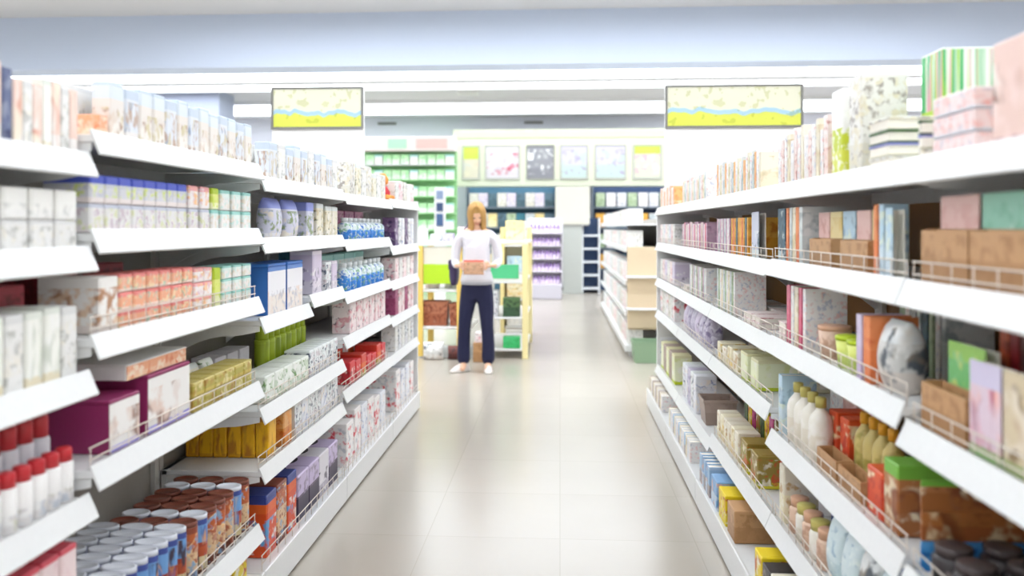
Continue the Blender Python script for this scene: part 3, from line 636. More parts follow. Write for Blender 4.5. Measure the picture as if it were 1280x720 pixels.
run(R_, 1, 3, 1092, 1117, 'pouch', (.13, .10, .17), 'greyplush')
run(R_, 1, 3, 1071, 1091, 'book', (.045, .12, .17), 'orangebook lilacbook')
run(R_, 1, 3, 1040, 1069, 'tub', (.085, .085, .09), 'limetub')
run(R_, 1, 3, 1040, 1088, 'book', (.03, .12, .195), 'greybook whitebook sagebook slatebook greybook', inset=.24, extra='rear row')
run(R_, 1, 3, 1012, 1038, 'tub', (.10, .10, .10), 'peachtub')
run(R_, 1, 3, 985, 1010, 'book', (.04, .13, .20), 'whitebook rosebook creambook')
run(R_, 1, 3, 953, 983, 'pad', (.13, .16, .02), 'papers papers papers', stack=3)
run(R_, 1, 4, 1078, 1098, 'carton', (.10, .14, .12), 'redorange', inset=.06)
run(R_, 1, 4, 1099, 1117, 'carton', (.10, .24, .17), 'greenbrown', inset=.06)
run(R_, 1, 4, 1020, 1077, 'tray', (.17, .05, .065), 'craft', inset=.05, jit=0)
run(R_, 1, 4, 1035, 1077, 'bottle', (.06, .06, .20), 'yelbottle', inset=.115, extra='behind tray')
run(R_, 1, 4, 1008, 1034, 'carton', (.07, .12, .16), 'redorange', inset=.115, extra='behind tray')
run(R_, 1, 4, 982, 1018, 'bottle', (.075, .075, .20), 'creambottle')
run(R_, 1, 4, 958, 980, 'book', (.05, .12, .21), 'bluecard lightbluebook')
run(R_, 1, 5, 1030, 1117, 'pouch', (.12, .08, .19), 'iceblue greyplush iceblue')
run(R_, 1, 5, 985, 1028, 'jar', (.07, .07, .12), 'peachtub creambottle')
run(R_, 1, 5, 985, 1060, 'carton', (.20, .12, .22), 'royal', inset=.18, extra='rear row')
run(R_, 1, 5, 955, 983, 'carton', (.06, .12, .20), 'straw tealdark')
run(R_, 1, 4, 982, 1010, 'carton', (.12, .12, .19), 'pinkcard whitebook', inset=.2, extra='rear row')
run(R_, 2, 3, 887, 928, 'pad', (.12, .12, .02), 'papers whitebook', stack=2, inset=.2, extra='rear')
run(R_, 1, 0, 953, 1117, 'carton', (.10, .16, .13), 'yellowpack craft straw blackcup', hv=.2, inset=.0)
# ---- right, third bay
run(R_, 2, 1, 887, 953, 'book', (.035, .13, .17), 'creambook whitebook softorange greybook whitebook', hv=.15)
run(R_, 2, 2, 938, 953, 'card', (.11, .03, .19), 'winter')
run(R_, 2, 2, 915, 937, 'book', (.03, .13, .17), 'goldbook slatebook goldbook orangebook goldbook')
run(R_, 2, 2, 887, 914, 'book', (.03, .13, .17), 'mauvebook whitebook mauvebook greybook')
run(R_, 2, 3, 884, 920, 'book', (.035, .14, .20), 'whitebook sagebook greybook creambook')
run(R_, 2, 3, 930, 951, 'pad', (.13, .16, .022), 'papers papers', stack=2)
run(R_, 2, 4, 925, 951, 'carton', (.12, .16, .12), 'limebox')
run(R_, 2, 4, 887, 924, 'carton', (.10, .12, .10), 'straw sweets', hv=.2)
run(R_, 2, 4, 887, 951, 'carton', (.14, .12, .15), 'straw taupe', inset=.2, extra='rear row')
run(R_, 2, 5, 925, 951, 'carton', (.12, .10, .13), 'spice')
run(R_, 2, 5, 885, 924, 'carton', (.07, .10, .13), 'straw sweets straw')
run(R_, 2, 5, 885, 951, 'carton', (.07, .12, .21), 'fuchsia yellowpack darkgreen spice', inset=.18, extra='rear row')
run(R_, 2, 0, 912, 948, 'carton', (.14, .2, .13), 'craft yellowpack bluepic', inset=.0)
run(R_, 2, 0, 886, 911, 'book', (.05, .16, .145), 'lightbluebook bluepic', inset=.0)
# ---- right, fourth bay
run(R_, 3, 1, 846, 885, 'book', (.04, .13, .16), 'whitebook greybook creambook whitebook2', hv=.15)
run(R_, 3, 2, 846, 885, 'book', (.032, .13, .16), 'mauvebook rosebook whitebook mauvebook creambook', hv=.1)
run(R_, 3, 3, 846, 861, 'pad', (.14, .16, .02), 'papers papers', stack=2)
run(R_, 3, 3, 863, 884, 'book', (.035, .14, .18), 'whitebook greybook mauvebook sagebook')
run(R_, 3, 4, 846, 884, 'pouch', (.13, .10, .17), 'purplegrey purplegrey lilac')
run(R_, 3, 5, 872, 884, 'bin', (.18, .18, .14), 'taupe')
run(R_, 3, 5, 846, 871, 'carton', (.09, .12, .22), 'bluewhite cardgrey purplegrey')
run(R_, 3, 0, 846, 884, 'book', (.05, .16, .115), 'whitebook bluewhite creambook lightbluebook', inset=.0)
# ---- right, farthest bay
run(R_, 4, 1, 816, 844, 'book', (.05, .13, .16), 'softorange whitebook2 whitebook', hv=.2)
run(R_, 4, 2, 816, 844, 'carton', (.09, .13, .15), 'white blush bluewhite')
run(R_, 4, 3, 816, 844, 'carton', (.12, .12, .16), 'lilac blush white')
run(R_, 4, 4, 816, 844, 'carton', (.10, .12, .17), 'redwhite white creamside')
run(R_, 4, 5, 816, 826, 'carton', (.16, .14, .22), 'bluewhite')
run(R_, 4, 5, 827, 844, 'carton', (.14, .12, .20), 'limebox taupe')
run(R_, 4, 0, 816, 844, 'book', (.06, .16, .11), 'whitebook creambook taupe', inset=.0)
single0 = item('gift', .34, .22, .042, 'peachorange'); single0.location = (-1.08-.17, left_at(203), .825+.165+.003); tag(single0, 'flat orange-fronted gift box lying on the larger magenta gift box', 'gift box')
# a toy-like ornament on the left top shelf
r = empty('soft_toy', (-1.2, 5.35, 1.577)); tag(r, 'small orange and red soft toy on the far left top shelf', 'toy')
TO = mat('toy_orange', 'f0a050', .8); TR = mat('toy_red', 'c83840', .8)
MB().lathe([(.02, 0), (.05, .02), (.055, .06), (.03, .1)], 12).obj('body', TR, r)
MB().lathe([(.015, .1), (.04, .12), (.042, .15), (.02, .185)], 12).obj('head', TO, r)
for s in (-1, 1): MB().tube([(.03, s*.03, .03), (.07, s*.05, .02)], .016, 7).obj('foot', TO, r)

# ------------------------------------------------------------------ signs standing on the shelving ends
def sign_mat(name):
    m = bpy.data.materials.new(name); m.use_nodes = True; nt = m.node_tree; L = nt.links.new; b = nt.nodes['Principled BSDF']
    tc = nt.nodes.new('ShaderNodeTexCoord'); sp = nt.nodes.new('ShaderNodeSeparateXYZ'); L(tc.outputs['Generated'], sp.inputs[0])
    n = nt.nodes.new('ShaderNodeTexNoise'); n.noise_dimensions = '1D'; n.inputs['Scale'].default_value = 6; n.inputs['Detail'].default_value = 1; L(sp.outputs['X'], n.inputs['W'])
    mu = nt.nodes.new('ShaderNodeMath'); mu.operation = 'MULTIPLY_ADD'; mu.inputs[1].default_value = -.35; L(n.outputs['Fac'], mu.inputs[0]); L(sp.outputs['Z'], mu.inputs[2])
    r = ramp(nt, [(0, 'eaf060'), (.10, 'e8ee70'), (.14, 'b4dcf0'), (.25, 'f4f4dc')], mu.outputs[0])
    n2 = nt.nodes.new('ShaderNodeTexNoise'); n2.inputs['Scale'].default_value = 14; L(tc.outputs['Object'], n2.inputs['Vector'])
    g = ramp(nt, [(0, 'ffffff'), (.6, 'e6e8c8')], n2.outputs['Fac']); mx = nt.nodes.new('ShaderNodeMixRGB'); mx.blend_type = 'MULTIPLY'; mx.inputs[0].default_value = .8
    L(r.outputs[0], mx.inputs[1]); L(g.outputs[0], mx.inputs[2]); L(mx.outputs[0], b.inputs['Base Color']); b.inputs['Roughness'].default_value = .4
    return m
SM = sign_mat('yellow_wave_print')
def header(x0, x1, y, zb, z1, z2, label):
    t = empty('header_sign', ((x0+x1)/2, y, zb)); tag(t, label, 'sign', 'header signs at the far ends of the shelving'); w = (x1-x0)/2
    MB().box(-w, w, 0, .03, 0, z2-zb, b=.004).obj('board', mat('sign_board_white', 'fdfdfc', .5), t)
    f = MB(); a, b_ = z1-zb, z2-zb; k = .018
    f.box(-w, w, -.02, -.001, a, a+k).box(-w, w, -.02, -.001, b_-k, b_).box(-w, -w+k, -.02, -.001, a+k, b_-k).box(w-k, w, -.02, -.001, a+k, b_-k)
    f.obj('frame', FRAME, t)
    MB().box(-w+k, w-k, -.012, -.001, a+k, b_-k).obj('printed_panel', SM, t)
header(-2.33, -1.575, 6.35, 0.003, 2.19, 2.53, 'framed yellow wave sign on a white board, behind the left shelving')
header(.85, 1.945, 6.55, 0.003, 2.20, 2.55, 'framed yellow wave sign on a white board, behind the right shelving')

# ------------------------------------------------------------------ far right gondola beyond the aisle end
BEI = mat('beige_end_panel', 'd8c4a4', .6)
t = empty('far_shelving', (.70, 8.62, 0)); tag(t, 'low far shelving run with beige end panel, beyond the right shelving', 'shelving')
MB().box(.02, .95, 0, .03, .32, 1.19, b=.004).box(.03, .94, .03, .05, .3, 1.15).obj('end_panel', BEI, t)
for z in (.52, .86): 
    MB().box(.0, .5, -.10, -.001, z, z+.02, b=.003).obj('end_shelf', WHITE, t)
MB().box(0, .95, .06, 5.2, .06, .12).box(.06, .9, .1, 5.1, 0.001, .06).obj('base_deck', WHITE, t)
MB().box(.46, .48, .05, 5.2, .12, 1.50).obj('back_panel', BACKL, t)
for z in (.45, .78, 1.14, 1.42):
    o = MB().box(0.02, .46, .06, 5.2, z, z+.02).obj('shelf', WHITE, t)
    MB().box(0, .02, .06, 5.2, z-.01, z+.045, b=.003).obj('price_rail', WHITE, o)
    o = MB().box(.48, .93, .06, 5.2, z, z+.02).obj('shelf', WHITE, t)
b = item('bin', .34, .30, .22, 'green'); b.location = (.92, 8.43, .001); b.rotation_euler = (0, 0, -PI/2)
b.data = b.data.copy(); b.data.materials.clear(); b.data.materials.append(mat('sage_bin_plastic', '8ca888', .5))
tag(b, 'sage green bin on the floor under the beige end panel', 'bin')
def farrow(x, y0, y1, z, kind, dims, skins, rz, where, X=True):
    """a row of small goods at the far end; label names fixture and place in the row"""
    skins = skins.split(); n = int((y1-y0)/(dims[0]+.006)); st = (y1-y0)/n; cnt = {}
    for q in range(n):
        sk = skins[q % len(skins)]; o = item(kind, dims[0], dims[1], dims[2], sk); c = y0+st*(q+.5); look = SK[sk][0]
        o.location = (x, c, z) if X else (c, x, z); o.rotation_euler = (0, 0, rz)
        cnt[look] = cnt.get(look, 0)+1
        tag(o, f"{look} {KW[kind]}, {ordw(cnt[look])} along, {where}", KW[kind].split()[-1], f"{look} {plural(KW[kind])}, {where}")
for z, zn in ((.12, 'bottom deck'), (.47, 'second shelf up'), (.80, 'third shelf up'), (1.16, 'fourth shelf up'), (1.44, 'top shelf')):
    farrow(.70+.12, 8.75, 13.7, z+.003, 'carton', (.30, .16, .2 if z < 1.4 else .16), 'white blush redwhite creamside cardgrey', PI, f"far right shelving, {zn}")

# ------------------------------------------------------------------ back wall fixtures
def bx(px, t): return (px-700)/1000*t      # helper used for the far wall layout (metres right of the aisle line)
CREAM = mat('cream_fascia', 'dcdfc6', .6)
YF = 18.1
# cream header with framed pictures
t = empty('wall_header', (0, YF, 0)); tag(t, 'long cream wall header board carrying the framed pictures', 'header board')
MB().box(bx(570, YF), bx(840, YF), 0, .1, 2.32, 3.62, b=.01).obj('board', CREAM, t)
MB().box(bx(570, YF), bx(840, YF), -.03, -.001, 3.42, 3.56, b=.005).obj('green_strip', mat('pale_green_strip', 'd4ecb8', .6), t)
MB().box(bx(566, YF), bx(570, YF), -.02, .1, 0.002, 3.62).box(bx(840, YF), bx(844, YF), -.02, .1, 0.002, 3.62).obj('post', CREAM, t)
def picture(p0, p1, fr, skn, label):
    w = (bx(p1, YF)-bx(p0, YF))/2; t = empty('framed_picture', (bx((p0+p1)/2, YF), YF-.005, 2.48)); tag(t, label, 'picture', 'pictures on the cream wall header')
    h = .78; k = .035; f = MB()
    f.box(-w, w, -.03, 0, 0, k).box(-w, w, -.03, 0, h-k, h).box(-w, -w+k, -.03, 0, k, h-k).box(w-k, w, -.03, 0, k, h-k); f.obj('frame', fr, t)
    MB().box(-w+k, w-k, -.015, 0, k, h-k).obj('print', skin(skn)[1], t)
SK['picwarm'] = ('', B('d0c8b4', (.6, 'c0d850')), ['d88878', 'd8d0b8', 'c8c8c0'], 4, (.05, .6), .7)
SK['picpink'] = ('', B('ccc6ca', (.3, 'd4ced2')), ['d898a8', 'c06074', 'c4bcc4'], 5, (.1, .8), .7)
SK['picgrey'] = ('', B('808086', (.3, '8c8c92')), ['f4f4f4', '8c8c90', 'fafafa'], 4.5, (.1, .9), 1)
SK['picpale'] = ('', B('b8ccc4', (.4, 'c4c0d0')), ['dcdce0', 'a8a0b8', 'b8c8c4'], 5, (.1, .9), .8)
SK['piclime'] = ('', B('ccd0b8', (.75, 'bcd050')), ['d0b8a8', 'c8a8b4', 'd8d8c8'], 5, (.1, .75), .8)
PF = mat('pale_frame', 'b4b4ac', .5)
picture(577, 600, PF, 'picwarm', 'leftmost wall picture, lime and salmon print in pale frame')
picture(606, 650, PF, 'picpink', 'wide wall picture with pink print left of the grey one')
picture(658, 693, FRAME, 'picgrey', 'grey framed wall picture with white shapes')
picture(700, 735, PF, 'picpale', 'pale wall picture directly right of the grey framed one')
picture(743, 782, PF, 'picpale', 'pale lilac wall picture, second right of the grey one')
picture(790, 826, PF, 'piclime', 'rightmost wall picture with a lime green top band')

def wallrack(p0, p1, y, zs, top, back, shelfm, label, goods, dims, where, depth=.35):
    x0, x1 = bx(p0, y), bx(p1, y); t = empty('wall_shelving', ((x0+x1)/2, y, 0)); tag(t, label, 'shelving'); w = (x1-x0)/2
    MB().box(-w, w, depth, depth+.03, .002, top).obj('back_panel', back, t)
    MB().box(-w-.03, -w, 0, depth+.03, .002, top).box(w, w+.03, 0, depth+.03, .002, top).obj('side_panel', shelfm, t)
    for z in zs: MB().box(-w+.001, w-.001, 0, depth-.001, z-.04, z, b=.004).obj('shelf', shelfm, t)
    for k, z in enumerate(zs):
        zn = f"{ordw(k+1)} shelf"
        if goods: farrow(y+.12, x0+.03, x1-.03, z+.003, goods[k % len(goods)][0], dims, goods[k % len(goods)][1], -PI/2, f"{where}, {zn}", X=False)
TEAL = mat('teal_rack_back', '4c7890', .6); SLATE = mat('slate_shelf', '6c7884', .5); NAVY = mat('navy_rack_back', '344a70', .6)
wallrack(584, 694, 17.6, [.5, .95, 1.4, 1.85], 2.3, TEAL, SLATE, 'teal-backed wall shelving left of the square column',
         [('carton', 'tealdark greybook yelcard slatebook sagebook'), ('carton', 'creamside lilac slatebook')], (.2, .16, .30), 'teal rack beside column')
wallrack(742, 838, 17.6, [.5, .95, 1.4, 1.85], 2.3, NAVY, SLATE, 'navy-backed wall shelving right of the square column',
         [('carton', 'goldbook greybook slatebook mauvebook'), ('carton', 'sagebook whitebook cardgrey')], (.2, .16, .30), 'navy rack beside column')
wallrack(729, 748, 17.0, [.12, .4, .68, .96, 1.24], 1.6, NAVY, mat('pale_rack', 'e8ecf0', .5), 'narrow navy rack with white shelves beside the column', None, None, '')
# column
t = empty('square_column', (bx(715.5, 16.9), 16.9, 0)); tag(t, 'grey-green square column with a wider cream top, end of aisle', 'column')
MB().box(-.2, .2, 0, .4, .03, 1.46, b=.01).box(-.22, .22, -.02, .42, .001, .05).obj('shaft', mat('column_grey_green', 'bcc0ba', .6), t)
MB().box(-.36, .36, -.06, .5, 1.46, 2.25, b=.01).obj('casing', mat('casing_cream', 'dedccc', .6), t); MB().box(-.34, .34, -.04, .48, 1.43, 1.46).obj('shadow_gap_trim', GREY, t)
# purple display
t = empty('display_stand', (bx(681, 15.6), 15.6, 0)); tag(t, 'white display stand with rows of purple bottles left of the column', 'display stand')
PW = mat('stand_white_plastic', 'f2eef4', .4)
MB().box(-.33, .33, -.05, .5, .002, .27, b=.01).obj('plinth', mat('stand_grey_plinth', 'c0bcc4', .5), t)
MB().box(-.33, .33, .45, .48, .27, 1.58, b=.01).obj('back_panel', PW, t)
MB().box(-.345, -.33, 0, .48, .27, 1.5).box(.33, .345, 0, .48, .27, 1.5).obj('side_panel', PW, t)
for k in range(5):
    z = .29+k*.25; MB().box(-.328, .328, 0, .44, z-.015, z, b=.003).obj('shelf', PW, t)
    farrow(15.6+.07, bx(681, 15.6)-.3, bx(681, 15.6)+.3, z+.003, 'bottle', (.066, .066, .17), 'purplerow', -PI/2, f"white display stand, {ordw(k+1)} shelf up", X=False)
# green wall display at left
yg = 16.6; GRN = mat('pale_green_panel', 'a8e0a0', .6)
x0, x1 = bx(440, yg), bx(568, yg)
t = empty('green_wall_display', ((x0+x1)/2, yg, 0)); tag(t, 'pale green wall display with tiers of green packets, left back', 'display'); w = (x1-x0)/2
MB().box(-w, w, .35, .38, .002, 3.3).obj('back_panel', GRN, t)
MB().box(-w, w, 0, .34, 3.0, 3.3, b=.01).obj('canopy', mat('canopy_blush', 'f0e4e0', .6), t)
for a_, b_2, cm in ((-.25, .05, 'b8e8c8'), (.35, .9, 'f4c4bc')): MB().box(a_-.1, b_2, -.012, -.001, 3.05, 3.25).obj('canopy_patch', mat('patch_'+cm, cm, .6), t)
for k, z in enumerate((1.0, 1.35, 1.7, 2.05, 2.4, 2.72)):
    MB().box(-w, w, 0, .34, z-.02, z, b=.004).obj('shelf', WHITE if k == 5 else GRN, t)
    farrow(yg+.12, x0+.03, x1-.03, z+.003, 'packet', (.17, .14, .2), 'palegreenrow palegreenrow mint palegreenrow', -PI/2, f"green wall display, {ordw(k+1)} shelf up", X=False)
# lime and peach posts beside it
for px, col, nm in ((571, 'c8e870', 'lime'), (563, 'e4f0c8', 'pale')):
    pass
# small rack of dark squares at px 545-553
yd = 13.0; t = empty('picture_rack', (bx(549, yd), yd, 0)); tag(t, 'slim white rack holding three dark blue panels, left of the shopper', 'rack')
MB().box(-.09, .09, 0, .04, .002, 2.05, b=.004).box(-.2, .2, -.15, .2, .001, .03).obj('post', WHITE, t)
for z, c in ((1.86, '8494b0'), (1.66, '34486c'), (1.42, '3c5880')):
    MB().box(-.055, .055, -.02, -.001, z, z+(.2 if z < 1.5 else .14), b=.003).obj('panel', mat('panel_'+c, c, .5), t)

# ------------------------------------------------------------------ display tables by the shopper
YEL = mat('yellow_post_paint', 'f0cc68', .5); YEP = mat('pale_yellow_post_paint', 'f2e4a8', .5); LIME = mat('lime_panel', 'b8e020', .5); GRNB = mat('green_panel', '58cc8c', .5)
t = empty('promotion_table', (-1.25, 8.55, 0)); tag(t, 'white promotion table with lime green panel and yellow post, left of shopper', 'table')
MB().box(-.40, .34, -.02, .8, 1.20, 1.24, b=.006).obj('tabletop', mat('table_pale_blue_white', 'e4eef2', .4), t)
MB().box(-.22, .14, 0, .025, .79, 1.0, b=.003).obj('panel', LIME, t)
MB().box(-.22, .14, 0, .025, 1.003, 1.19, b=.003).obj('upper_panel', mat('warm_white_panel', 'e8e4d4', .5), t)
MB().box(-.36, .3, 0, .7, .70, .73, b=.004).obj('shelf', WHITE, t); MB().box(-.36, .3, 0, .7, .30, .33, b=.004).obj('shelf', WHITE, t)
MB().box(-.29, -.225, -.03, .035, .01, 1.198, b=.004).obj('post', YEL, t); MB().box(.145, .2, -.03, .035, .01, 1.198, b=.004).obj('post', YEL, t)
MB().box(-.29, -.225, .7, .76, .01, 1.198, b=.004).obj('post', YEL, t); MB().box(.145, .2, .7, .76, .01, 1.198, b=.004).obj('post', YEL, t)
MB().box(-.4, .34, -.05, .78, .001, .012).obj('foot_plate', GREY, t)
def single(kind, dims, sk, loc, rz, label, cat):
    o = item(kind, *dims, sk); o.location = loc; o.rotation_euler = (0, 0, rz); tag(o, label, cat); return o
SIDE = -PI/2
single('bin', (.30, .24, .26), 'basketbrown', (-1.36, 8.72, .332), SIDE, 'red-brown wicker bin on the lower table shelf, left of shopper', 'bin')
single('bin', (.16, .24, .24), 'basketbrown', (-1.12, 8.72, .332), SIDE, 'narrow red-brown bin beside the wicker bin, left of shopper', 'bin')
single('pouch', (.16, .12, .13), 'blush', (-1.40, 8.72, .732), SIDE, 'blush pink pouch on the upper table shelf', 'pouch')
single('pouch', (.17, .13, .19), 'cardgrey', (-1.18, 8.72, .732), SIDE, 'grey-printed pouch on the upper table shelf', 'pouch')
single('carton', (.14, .12, .14), 'brownpic', (-1.42, 8.9, .732), SIDE, 'brown-printed carton behind the pouches on the table shelf', 'carton')
for k, (x, sk, h) in enumerate(((-1.52, 'white', .14), (-1.36, 'cardgrey', .08), (-1.22, 'purplegrey', .09), (-1.06, 'blush', .16))):
    single('carton', (.12, .1, h), sk, (x, 8.75, 1.243), SIDE, f"{SK[sk][0]} carton standing on the promotion table top", 'carton')
single('pouch', (.22, .14, .18), 'greyplush', (-1.34, 8.42, .002), SIDE, 'grey and white bag on the floor before the promotion table', 'bag')
single('pouch', (.14, .12, .14), 'choc', (-1.12, 8.44, .002), SIDE, 'dark brown bag on the floor before the promotion table', 'bag')
# right unit: racks with green boxes and yellow posts
t = empty('display_rack', (-.60, 8.5, 0)); tag(t, 'white display rack with green panels and yellow post, right of shopper', 'rack')
MB().box(-.14, .16, .02, .05, .85, 1.0, b=.003).obj('panel', GRNB, t)
for z in (.08, .42, .80): MB().box(-.2, .24, 0, 1.3, z, z+.02, b=.004).obj('shelf', WHITE, t)
MB().box(.20, .26, -.03, .03, .002, 1.22, b=.004).obj('post', YEP, t); MB().box(.20, .26, 1.25, 1.31, .002, 1.22, b=.004).obj('post', YEP, t)
MB().box(-.24, -.205, -.03, .03, .002, 1.22, b=.004).obj('post', WHITE, t); MB().box(-.24, -.205, 1.25, 1.31, .002, 1.22, b=.004).obj('post', WHITE, t)
MB().box(-.24, .26, -.02, 1.3, 1.22, 1.25, b=.004).obj('top', mat('rack_cream', 'f4ecd4', .5), t)
single('carton', (.18, .14, .12), 'green', (-.52, 8.62, .103), SIDE, 'leaf green carton on the bottom shelf of the display rack', 'carton')
single('carton', (.18, .14, .2), 'darkgreen', (-.52, 8.62, .443), SIDE, 'dark green carton on the middle shelf of the display rack', 'carton')
single('carton', (.09, .14, .28), 'cardgrey', (-.71, 8.62, .443), SIDE, 'tall grey-printed carton on the middle shelf of the display rack', 'carton')
for k, (y, sk) in enumerate(((8.9, 'yelcard'), (9.2, 'straw'), (9.5, 'redwhite'))):
    single('carton', (.2, .2, .22), sk, (-.5, y, 1.252), SIDE, f"{SK[sk][0]} carton on top of the display rack", 'carton')
single('carton', (.2, .16, .2), 'craft', (-.80, 8.33, .002), SIDE, 'brown carton on the floor behind the shopper', 'carton')
single('carton', (.16, .14, .1), 'blush', (-.80, 8.33, .204), SIDE, 'blush pink carton on top of the brown floor carton', 'carton')
# tall yellow flanked rack towards back right of the shopper
t = empty('tall_rack', (-.42, 10.6, 0)); tag(t, 'tall cream and yellow rack further back, right of the shopper', 'rack')
MB().box(-.30, .0, 0, .03, .05, 1.35, b=.004).obj('back_panel', mat('rack_cream', 'f4ecd4', .5), t)
MB().box(.0, .05, -.3, .03, .002, 1.4, b=.004).box(-.35, -.3, -.3, .03, .002, 1.4, b=.004).obj('post', mat('soft_yellow', 'f4e4a0', .5), t)
for z in (.1, .45, .8, 1.15): MB().box(-.298, -.002, -.29, -.001, z, z+.02, b=.003).obj('shelf', WHITE, t)
for z, sk in ((.12, 'white'), (.47, 'sweets'), (.82, 'bluecard'), (1.17, 'yelcard')):
    single('carton', (.24, .16, .2), sk, (-.57, 10.45, z+.002), SIDE, f"{SK[sk][0]} carton in the tall cream and yellow rack", 'carton')

# ------------------------------------------------------------------ the shopper
def skin_mesh(joints, edges, root=0, sub=1):
    """joints: (x,y,z,r[,ry]) -> evaluated mesh grown with the Skin modifier"""
    me = bpy.data.meshes.new('tmp'); me.from_pydata([j[:3] for j in joints], edges, []); o = bpy.data.objects.new('tmp', me); C.objects.link(o)
    sm = o.modifiers.new('s', 'SKIN'); sm.use_smooth_shade = True
    sd = o.modifiers.new('u', 'SUBSURF'); sd.levels = sub; sd.render_levels = sub
    if not me.skin_vertices: 
        bpy.context.view_layer.objects.active = o
    for i, j in enumerate(joints):
        sv = me.skin_vertices[0].data[i]; sv.radius = (j[3], j[4] if len(j) > 4 else j[3]); sv.use_root = (i == root)
    dg = bpy.context.evaluated_depsgraph_get(); ev = o.evaluated_get(dg); r = bpy.data.meshes.new_from_object(ev)
    bpy.data.objects.remove(o); return r
def merge_remesh(name, meshes, voxel, m, parent, smooth=4):
    bm = bmesh.new()
    for x in meshes: bm.from_mesh(x)
    me = bpy.data.meshes.new(name); bm.to_mesh(me); bm.free()
    o = bpy.data.objects.new('tmp', me); C.objects.link(o)
    r = o.modifiers.new('r', 'REMESH'); r.mode = 'VOXEL'; r.voxel_size = voxel; r.use_smooth_shade = True
    s = o.modifiers.new('s', 'SMOOTH'); s.iterations = smooth; s.factor = .5
    dg = bpy.context.evaluated_depsgraph_get(); me2 = bpy.data.meshes.new_from_object(o.evaluated_get(dg)); bpy.data.objects.remove(o)
    me2.name = name; me2.materials.clear(); me2.materials.append(m); me2.polygons.foreach_set('use_smooth', [True]*len(me2.polygons))
    q = bpy.data.objects.new(name, me2); C.objects.link(q); q.parent = parent; return q
P = empty('person', (-.81, 7.75, 0)); tag(P, 'woman in white top and navy trousers, head bowed, reading a packet', 'person')
SKIN = mat('skin_tone', 'e8b898', .5); SHIRT = mat('white_knit', 'dedce2', .8); PANT = mat('navy_trousers', '12153a', .8); HAIR = mat('blonde_brown_hair', 'b88c4c', .6, bump=.8, bscale=90)
# --- head
def head_mesh():
    bm = bmesh.new(); bmesh.ops.create_uvsphere(bm, u_segments=28, v_segments=20, radius=1)
    for v in bm.verts:
        x, y, z = v.co
        w = .073*(1-.22*max(0, -z)); X = x*w; Y = y*.092; Z = z*.112
        if y < 0 and z < .2: Y *= 1-.10*max(0, -z)
        if y > 0: Y *= 1-.3*max(0, -z-.2)
        nx = math.exp(-(x/.15)**2-((z+.20)/.15)**2)*(1 if y < 0 else 0); Y -= .016*nx          # nose
        ex = math.exp(-((abs(x)-.38)/.16)**2-((z-.08)/.13)**2)*(1 if y < 0 else 0); Y += .009*ex  # sockets
        ch = math.exp(-(x/.3)**2-((z+.85)/.2)**2)*(1 if y < 0 else 0); Y -= .010*ch
        mo = math.exp(-(x/.3)**2-((z+.48)/.08)**2)*(1 if y < 0 else 0); Y -= .006*mo
        v.co = (X, Y, Z)
    for s in (-1, 1):
        g = bmesh.ops.create_uvsphere(bm, u_segments=10, v_segments=8, radius=1)
        for v in g['verts']: v.co = Vector((s*.073+v.co.x*.009, .008+v.co.y*.018, -.005+v.co.z*.03))
    me = bpy.data.meshes.new('h'); bm.to_mesh(me); bm.free(); return me
HM = Matrix.Translation((0.005, -.040, 1.525)) @ Matrix.Rotation(math.radians(36), 4, 'X') @ Matrix.Rotation(math.radians(8), 4, 'Z')
hm = head_mesh(); hm.transform(HM)
# --- body skeleton
J = [(0, .01, .93, .105, .09), (0, .01, 1.06, .105, .08), (0, .005, 1.2, .125, .085), (0, .01, 1.32, .09, .06), (0, .0, 1.385, .045, .045), (0, -.02, 1.45, .045, .045)]
E = [(i, i+1) for i in range(5)]
def limb(pts, at):
    k = len(J)
    for q, p in enumerate(pts): J.append(p); E.append((at if q == 0 else k+q-1, k+q))
    return len(J)-1
def hand(wrist, wi, dirv, side):
    """palm and five fingers, curling round the packet"""
    w = Vector(wrist); d = Vector(dirv).normalized(); up = Vector((0, 0, 1)); n = d.cross(up).normalized()*side; up = n.cross(d)*side
    palm = limb([(*(w+d*.045), .022, .014), (*(w+d*.075), .024, .013)], wi)
    for f in range(4):
        o = -(f-1.5)*.0205; L = (.034, .040, .038, .030)[f]; b0 = w+d*.085+Vector((0, 0, 1))*o*1.0
        k1 = b0+d*L*.9; k2 = k1+(d*.5+n*.8).normalized()*L*.65; k3 = k2+(n*1-d*.3).normalized()*L*.45
        limb([(*b0, .0080), (*k1, .0078), (*k2, .0074), (*k3, .0066)], palm)
    tb = w+d*.035+Vector((0, 0, 1))*.026
    limb([(*tb, .011), (*(tb+d*.03+Vector((0, 0, .012))), .010), (*(tb+d*.055+n*.012+Vector((0, 0, .010))), .0085)], palm-1)
aL = limb([(-.12, .01, 1.33, .05), (-.172, .01, 1.295, .046), (-.21, .03, 1.17, .036), (-.218, .025, 1.06, .029), (-.19, -.08, 1.03, .027), (-.145, -.175, 1.035, .021)], 3)
hand((-.145, -.175, 1.035), aL, (.33, -.94, .0), -1)
aR = limb([(.12, .01, 1.33, .05), (.172, .01, 1.295, .046), (.208, .03, 1.17, .036), (.216, .02, 1.06, .029), (.19, -.08, 1.035, .027), (.145, -.175, 1.035, .021)], 3)
hand((.145, -.175, 1.035), aR, (-.33, -.94, .0), 1)
for s, kx, ax, ay in ((-1, -.115, -.125, -.02), (1, .10, .115, -.03)):
    limb([(s*.075, .01, .84, .070), (kx, -.01, .5, .055), (ax, .02+ay, .1, .036), (ax, -.06+ay, .045, .032), (ax, -.11+ay, .03, .026)], 0)
bmsh = skin_mesh(J, E)
body = merge_remesh('body', [bmsh, hm], .004, SKIN, P, 2)
